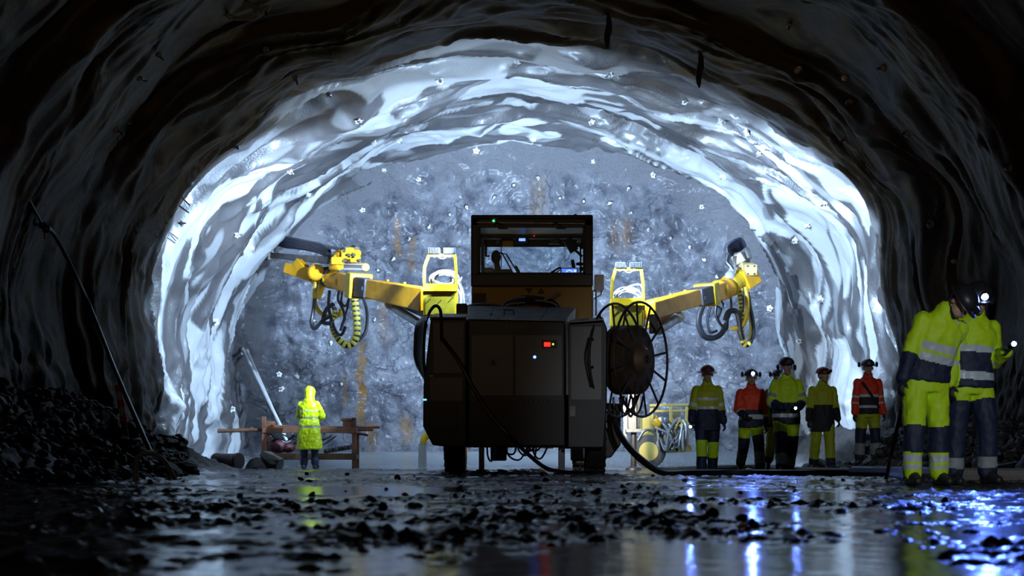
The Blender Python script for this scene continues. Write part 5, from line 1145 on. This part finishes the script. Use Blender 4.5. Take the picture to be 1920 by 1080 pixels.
ground_hose([(1700, 900, 14.9, 0), (1690, 885, 16.0, 0), (1660, 880, 18.0, 0), (1600, 877, 19.6, 0)], .04, 'thin dusty hose bending off by the bending person', m=gh)
pole_pts = (((1672, 720), (1655, 870)),)
b = MB(); h = hit(1688, 705); p0 = P(1689, 770, 16.5); p1 = P(1661, 872, 16.2); p1.z = smooth_z(p1.x, 16.2); b.cyl(p0, p1, .022, .022, 8); tag(b.build('thin_stick', wood), 'thin stick leaning on the rubble left of the bending person', 'stick')
b = MB(); q = [P(253, 886, 14.9), P(256, 864, 14.9), P(270, 850, 14.9), P(290, 852, 15.0), P(308, 864, 15.1), P(330, 884, 15.3)]
q[0].z = smooth_z(q[0].x, q[0].y); q[-1].z = smooth_z(q[-1].x, q[-1].y)-.02; b.tube(q, .028, 8, smooth=6); tag(b.build('hose_loop', mat('pale_hose', (.72, .74, .70), .4)), 'pale hose loop arching out of the rubble at the left', 'hose')

# long cable down the left wall, with its knot
def wallpt(px, py, off): h = hit(px, py); d = (h[0]-CAM); return CAM+d*(1-off/d.length)
W0, W1, W2, W3 = wallpt(-25, 215, .3), wallpt(80, 422, .25), wallpt(175, 590, .45), P(282, 848, 16.2)
W1b = wallpt(102, 440, .25)
b = MB(); b.tube([W0, W0.lerp(W1, .5)+Vector((0, 0, -.03)), W1], .022, 8, smooth=6); b.tube([W1, W1b, W1b.lerp(W2, .5)+Vector((.02, 0, .0)), W2, W2.lerp(W3, .5)+Vector((0, 0, -.04)), W3], .032, 8, smooth=6)
wc = empty('wall_cable', W1, 'long dark cable hanging down the left wall with a knotted joint', 'cable'); b.build('cable', hose_m, wc)
b = MB(); b.ball(W1, .07, .07, .05); b.ball(W1+Vector((.06, 0, -.05)), .05, .05, .06); b.tube([W1, W1+Vector((.02, 0, -.1)), W1+Vector((.03, 0, -.2))], .012, 6); b.build('knot', hose_m, wc)
# red and white marker post in the rubble
MY = 19.5; c0_, c1__ = P(233, 793, MY), P(221, 722, MY); ps = empty('marker_post', (c0_.x, MY, c0_.z), 'red and white banded marker post standing in the rubble at the left wall', 'post')
for k in range(5):
    a, c = c0_.lerp(c1__, k/5), c0_.lerp(c1__, (k+1)/5); b = MB(); b.cyl(a, c, .05, .05, 12); b.build('red_band' if k % 2 == 0 else 'white_band', mat('reflective_red', (.90, .09, .03), .4) if k % 2 == 0 else mat('reflective_white', (.92, .90, .84), .4), ps)
c2__ = c0_+(c0_-c1__)*.7; b = MB(); b.cyl(c2__, c0_, .03, .045, 8); b.build('post_foot', dsteel, ps)

# ---------------------------------------------------------------- rock bolts
def bolt_proto(name, kind):
    e = bpy.data.objects.new(name, None); COL.objects.link(e); e.empty_display_size = .1
    b = MB()
    if kind == 'arch':
        v = []; n = 10
        for z_, s in ((0, 1), (.012, .95)):
            for k in range(n):
                r = (.088 if k % 2 == 0 else .058)*s; v.append((r*math.cos(2*math.pi*k/n+.3), r*math.sin(2*math.pi*k/n+.3), z_+(.03 if k % 2 else 0)))
        b.add(v, [tuple(range(n-1, -1, -1)), tuple(range(n, 2*n))]+[(k, (k+1) % n, (k+1) % n+n, k+n) for k in range(n)])
    else: b.lathe((0, 0, -.03), (0, 0, .04), [(0, .075), (.5, .07), (1, .035)], 7)
    pm = {'arch': mat('bolt_pale', (.78, .78, .76), .4, .1, bump=.2), 'face': mat('bolt_face', (.16, .155, .15), .45, .3, bump=.2), 'dark': mat('bolt_dark', (.30, .28, .24), .5, .2, bump=.2)}[kind]  # near bolts get a darker plate colour
    o = b.build('plate', pm, e, local=True); b = MB(); b.cyl((0, 0, .0), (.02, .01, .15), .022, .018, 8); b.build('bolt_end', {'arch': gal, 'face': whitep, 'dark': dsteel}[kind], e, local=True)
    b = MB(); b.lathe((0, 0, .04), (0, 0, .075), [(0, .036), (1, .036)], 6); b.build('nut', {'arch': whitep, 'face': whitep, 'dark': steel}[kind], e, local=True); return e
ARCHB = ((824, 150), (672, 226), (542, 320), (702, 266), (748, 262), (577, 364), (679, 393), (441, 441), (893, 282), (785, 336), (720, 318), (970, 115), (1147, 137), (1110, 228), (1000, 260), (1284, 191), (1352, 227), (1424, 287), (1225, 328), (1356, 330), (1317, 387), (1492, 450), (1515, 422), (1550, 380), (1112, 302), (1444, 578), (1250, 110), (404, 604), (523, 702), (527, 730), (435, 768), (455, 660), (557, 705), (1462, 700), (1500, 640), (1400, 248), (1540, 560))
FACEB = ((927, 369), (875, 387), (842, 402), (802, 427), (767, 445), (740, 482), (710, 507), (1007, 332), (1050, 370), (1094, 378), (1141, 382), (1185, 397), (1217, 427), (1257, 444), (1294, 462), (1322, 487), (963, 348), (1300, 545), (1345, 520), (1180, 352), (620, 640), (590, 600), (700, 600), (755, 560), (640, 720))
DARKB = ((1655, 127), (1892, 315), (1585, 145), (1592, 192), (1480, 47), (1745, 420), (297, 102), (217, 242), (242, 228), (262, 148), (745, 36), (555, 147), (340, 420), (446, 275), (617, 178), (498, 92), (1497, 130), (1585, 262), (1790, 490), (1700, 250), (500, 15))
seen = set()
for nm, kind, pts, lb_, gr, sc in (('rock_bolt', 'arch', ARCHB, 'pale star-shaped rock bolt plate on the lit concrete arch', 'rock bolts on the lit arch', 1.0), ('rock_bolt', 'face', FACEB, 'small dark rock bolt with white end in the blasted rock face', 'rock bolts in the rock face', 1.0), ('rock_bolt', 'dark', DARKB, 'dark rock bolt plate on the unlit concrete near the camera', 'rock bolts on the unlit arch', .85)):
    pr = bolt_proto(nm, kind)
    for i, (px, py) in enumerate(pts):
        h = hit(px, py)
        if not h: continue
        o = pr if i == 0 else copy_tree(pr)
        n = Vector(h[1]); cdir = (CAM-h[0]).normalized(); n = (n*.75+cdir*.35+Vector((random.uniform(-.3, .3), -.15, random.uniform(-.3, .3)))).normalized()
        o.location = h[0]+n*.012; o.rotation_mode = 'QUATERNION'; o.rotation_quaternion = n.to_track_quat('Z', 'Y') @ RZ(random.uniform(0, 360)).to_quaternion(); o.scale = (sc*random.uniform(.7, 1.25), sc*random.uniform(.7, 1.25), sc*random.uniform(.7, 1.3))
        side = (' on its left side', ' near its crown', ' on its right side')[0 if px < 720 else 1 if px < 1260 else 2] if kind == 'arch' else (', left of the cab', ', right of the cab')[px > 1000] if kind == 'face' else (' on the left', ' on the right')[px > 960]
        tag(o, lb_+side, 'rock bolt', gr)
# things hanging from the roof and cut bar ends on the left
for (px, y0, y1), lb_ in zip(((1312, 100, 165), (1140, 30, 92)), ('longer dark rag hanging from the roof over the lit arch', 'shorter dark rag hanging from the crown of the roof')):
    h = hit(px, y0); d = h[0].y-.06; b = MB(); pts = [P(px, y0-10, d), P(px+2, y0+(y1-y0)*.3, d), P(px-2, y0+(y1-y0)*.65, d), P(px-1, y1, d)]
    b.tube(pts, .04, 7, smooth=5, rr=[.015, .02, .03, .045, .05, .05, .06, .06, .06, .055, .05, .05, .045, .035, .02, .01]); b.tube([P(px-5, y0-4, d), P(px+3, y0+2, d)], .02, 6); tag(b.build('hanging_rag', blackc), lb_, 'rag')
for k, (x0, y0, x1, y1) in enumerate(((341, 371, 356, 385), (336, 386, 354, 399), (345, 378, 352, 392), (317, 434, 334, 448), (314, 446, 329, 456), (320, 440, 330, 452))):
    h = hit(x0, y0); d = h[0].y-.1; b = MB(); b.cyl(P(x0, y0, d), P(x1, y1, d-.05), .014, .014, 7); tag(b.build('bar_end', gal), 'short steel bar end sticking out of the left wall edge', 'bar', 'bar ends in the left wall')
b = MB(); h = hit(455, 22); c = h[0]+(CAM-h[0]).normalized()*.15
for k in range(9):
    pts = [c+Vector((.32*math.cos(2*math.pi*j/8)*random.uniform(.6, 1), random.uniform(-.06, .06), .13*math.sin(2*math.pi*j/8)*random.uniform(.6, 1.1))) for j in range(8)]; b.tube(pts, .014, 6, closed=True, smooth=3)
tag(b.build('roof_cable_coil', mat('coil_grey', (.16, .17, .16), .4)), 'grey cable coil hung high on the left of the roof', 'cable')

# ---------------------------------------------------------------- stones
stone_m = [mat('stone_dark', (.034, .030, .030), .55, bump=.5, bscale=18, var=.5), mat('stone_grey', (.065, .062, .060), .6, bump=.5, bscale=18, var=.4)]
def stone_mesh(seed, flat):
    rng = np.random.RandomState(seed); b = MB(); b.ball((0, 0, 0), 1, 1, 1, 10, 7); A = np.array(b.v)
    for k in range(9):
        n = rng.normal(size=3); n /= np.linalg.norm(n); c = rng.uniform(.45, .8); d = A @ n; A = A-np.where(d > c, d-c, 0)[:, None]*n
    A[:, 2] *= flat; b.v = [tuple(v) for v in A]; me = bpy.data.meshes.new('stone'); me.from_pydata(b.v, [], b.f); me.update(); return me
SM = [stone_mesh(k, .55+.08*(k % 4)) for k in range(10)]
for k, me in enumerate(SM): me.materials.append(stone_m[k % 2])
PLACED = []
def stone(x, y, r, k, label, group):
    if group:
        if any((x-a)**2+(y-c)**2 < ((r+e)*1.02)**2 for a, c, e in PLACED): return None
    PLACED.append((x, y, r))
    o = bpy.data.objects.new('stone', SM[k % 10]); COL.objects.link(o); o.location = (x, y, fz_at(x, y)+r*.25); o.scale = (r, r*.9, r); o.rotation_euler = (random.uniform(-.3, .3), random.uniform(-.3, .3), random.uniform(0, 6.28)); 
    if group: label = ('large ' if r > .15 else 'middling ' if r > .09 else 'small ')+label if r > .055 else label+(' close to the camera' if y < 8 else ' midway to the rig' if y < 13 else ' just before the rig')
    tag(o, label, 'stone', group); return o
rng = random.Random(5)
for k in range(110):
    Y = rng.uniform(15.5, 25.5); x = XC-AW+rng.uniform(.6, 2.9); ((x-XC+AW) < 2.6-max(0, Y-19)*.27 and Y < 24.5) and stone(x, Y, rng.choice((.08, .11, .14, .17, .22)), k, 'dark blasted stone in the rubble along the left wall', 'stones along the left wall')
for k in range(110):
    Y = rng.uniform(14.5, 27); x = XC+AW-rng.uniform(.5, 1.6); stone(x, Y, rng.choice((.07, .1, .13, .18, .24)), k+3, 'dark blasted stone in the rubble along the right wall', 'stones along the right wall')
for k in range(70):
    Y = rng.uniform(5, 20); x = rng.uniform(-.32, .32)*Y; stone(x, Y, rng.uniform(.012, .05), k+5, 'small muddy stone lying on the open wet floor', 'small stones on the floor')
o = stone(*xy(513, 26.8), .36, 1, 'large pale angular rock at the foot of the trestle', None); o.scale = (.30, .28, .36); o.location.z += .08; o.data = SM[1].copy(); o.data.materials.clear(); o.data.materials.append(mat('rock_pale', (.27, .25, .24), .6, bump=.5, bscale=18, var=.3))
o = stone(*xy(478, 27.2), .24, 2, 'low dark rock between drum and pale angular rock', None)
b = MB(); p = P(1393, 973, 5.4); 
yc = stone(p.x, 5.4, .03, 4, 'small yellow plastic scrap on the wet floor in the foreground', None); yc.name = 'yellow_scrap'; yc.data = SM[4].copy(); yc.data.materials.clear(); yc.data.materials.append(mat('scrap_yellow', (.85, .5, .02), .4)); yc['category'] = 'scrap'

def rubble(name, n, fx, label, seed):
    r = np.random.RandomState(seed); V = []; Q = []; 
    base = [np.array([v.co[:] for v in m.vertices]) for m in SM]; fc = [[tuple(p.vertices) for p in m.polygons] for m in SM]
    Y = r.uniform(13.5, 25.5, n); X = fx(r, Y); R = r.choice([.03, .04, .05, .07, .10], n); Z = floor_height(X, Y)[0]; o = 0
    for k in range(n):
        a = r.uniform(0, 6.28); c, s_ = math.cos(a), math.sin(a); A = base[k % 10]*R[k]; A = np.stack([A[:, 0]*c-A[:, 1]*s_, A[:, 0]*s_+A[:, 1]*c, A[:, 2]], -1)+np.array([X[k], Y[k], Z[k]+R[k]*.25])
        V.append(A); Q += [tuple(i+o for i in f) for f in fc[k % 10]]; o += len(A)
    me = bpy.data.meshes.new(name); me.from_pydata(np.concatenate(V).tolist(), [], Q); me.materials.append(stone_m[0]); me.update(); ob = bpy.data.objects.new(name, me); COL.objects.link(ob); tag(ob, label, 'rubble', kind='stuff')
rubble('rubble', 2600, lambda r, Y: XC-AW+.3+r.uniform(0, 1, len(Y))*np.clip(2.3-(Y-19)*.27, .5, 2.3), 'small broken rock strewn over the bank along the left wall', 3)
rubble('rubble', 1500, lambda r, Y: XC+AW-r.uniform(.3, 1.5, len(Y)), 'small broken rock strewn over the bank along the right wall', 4)
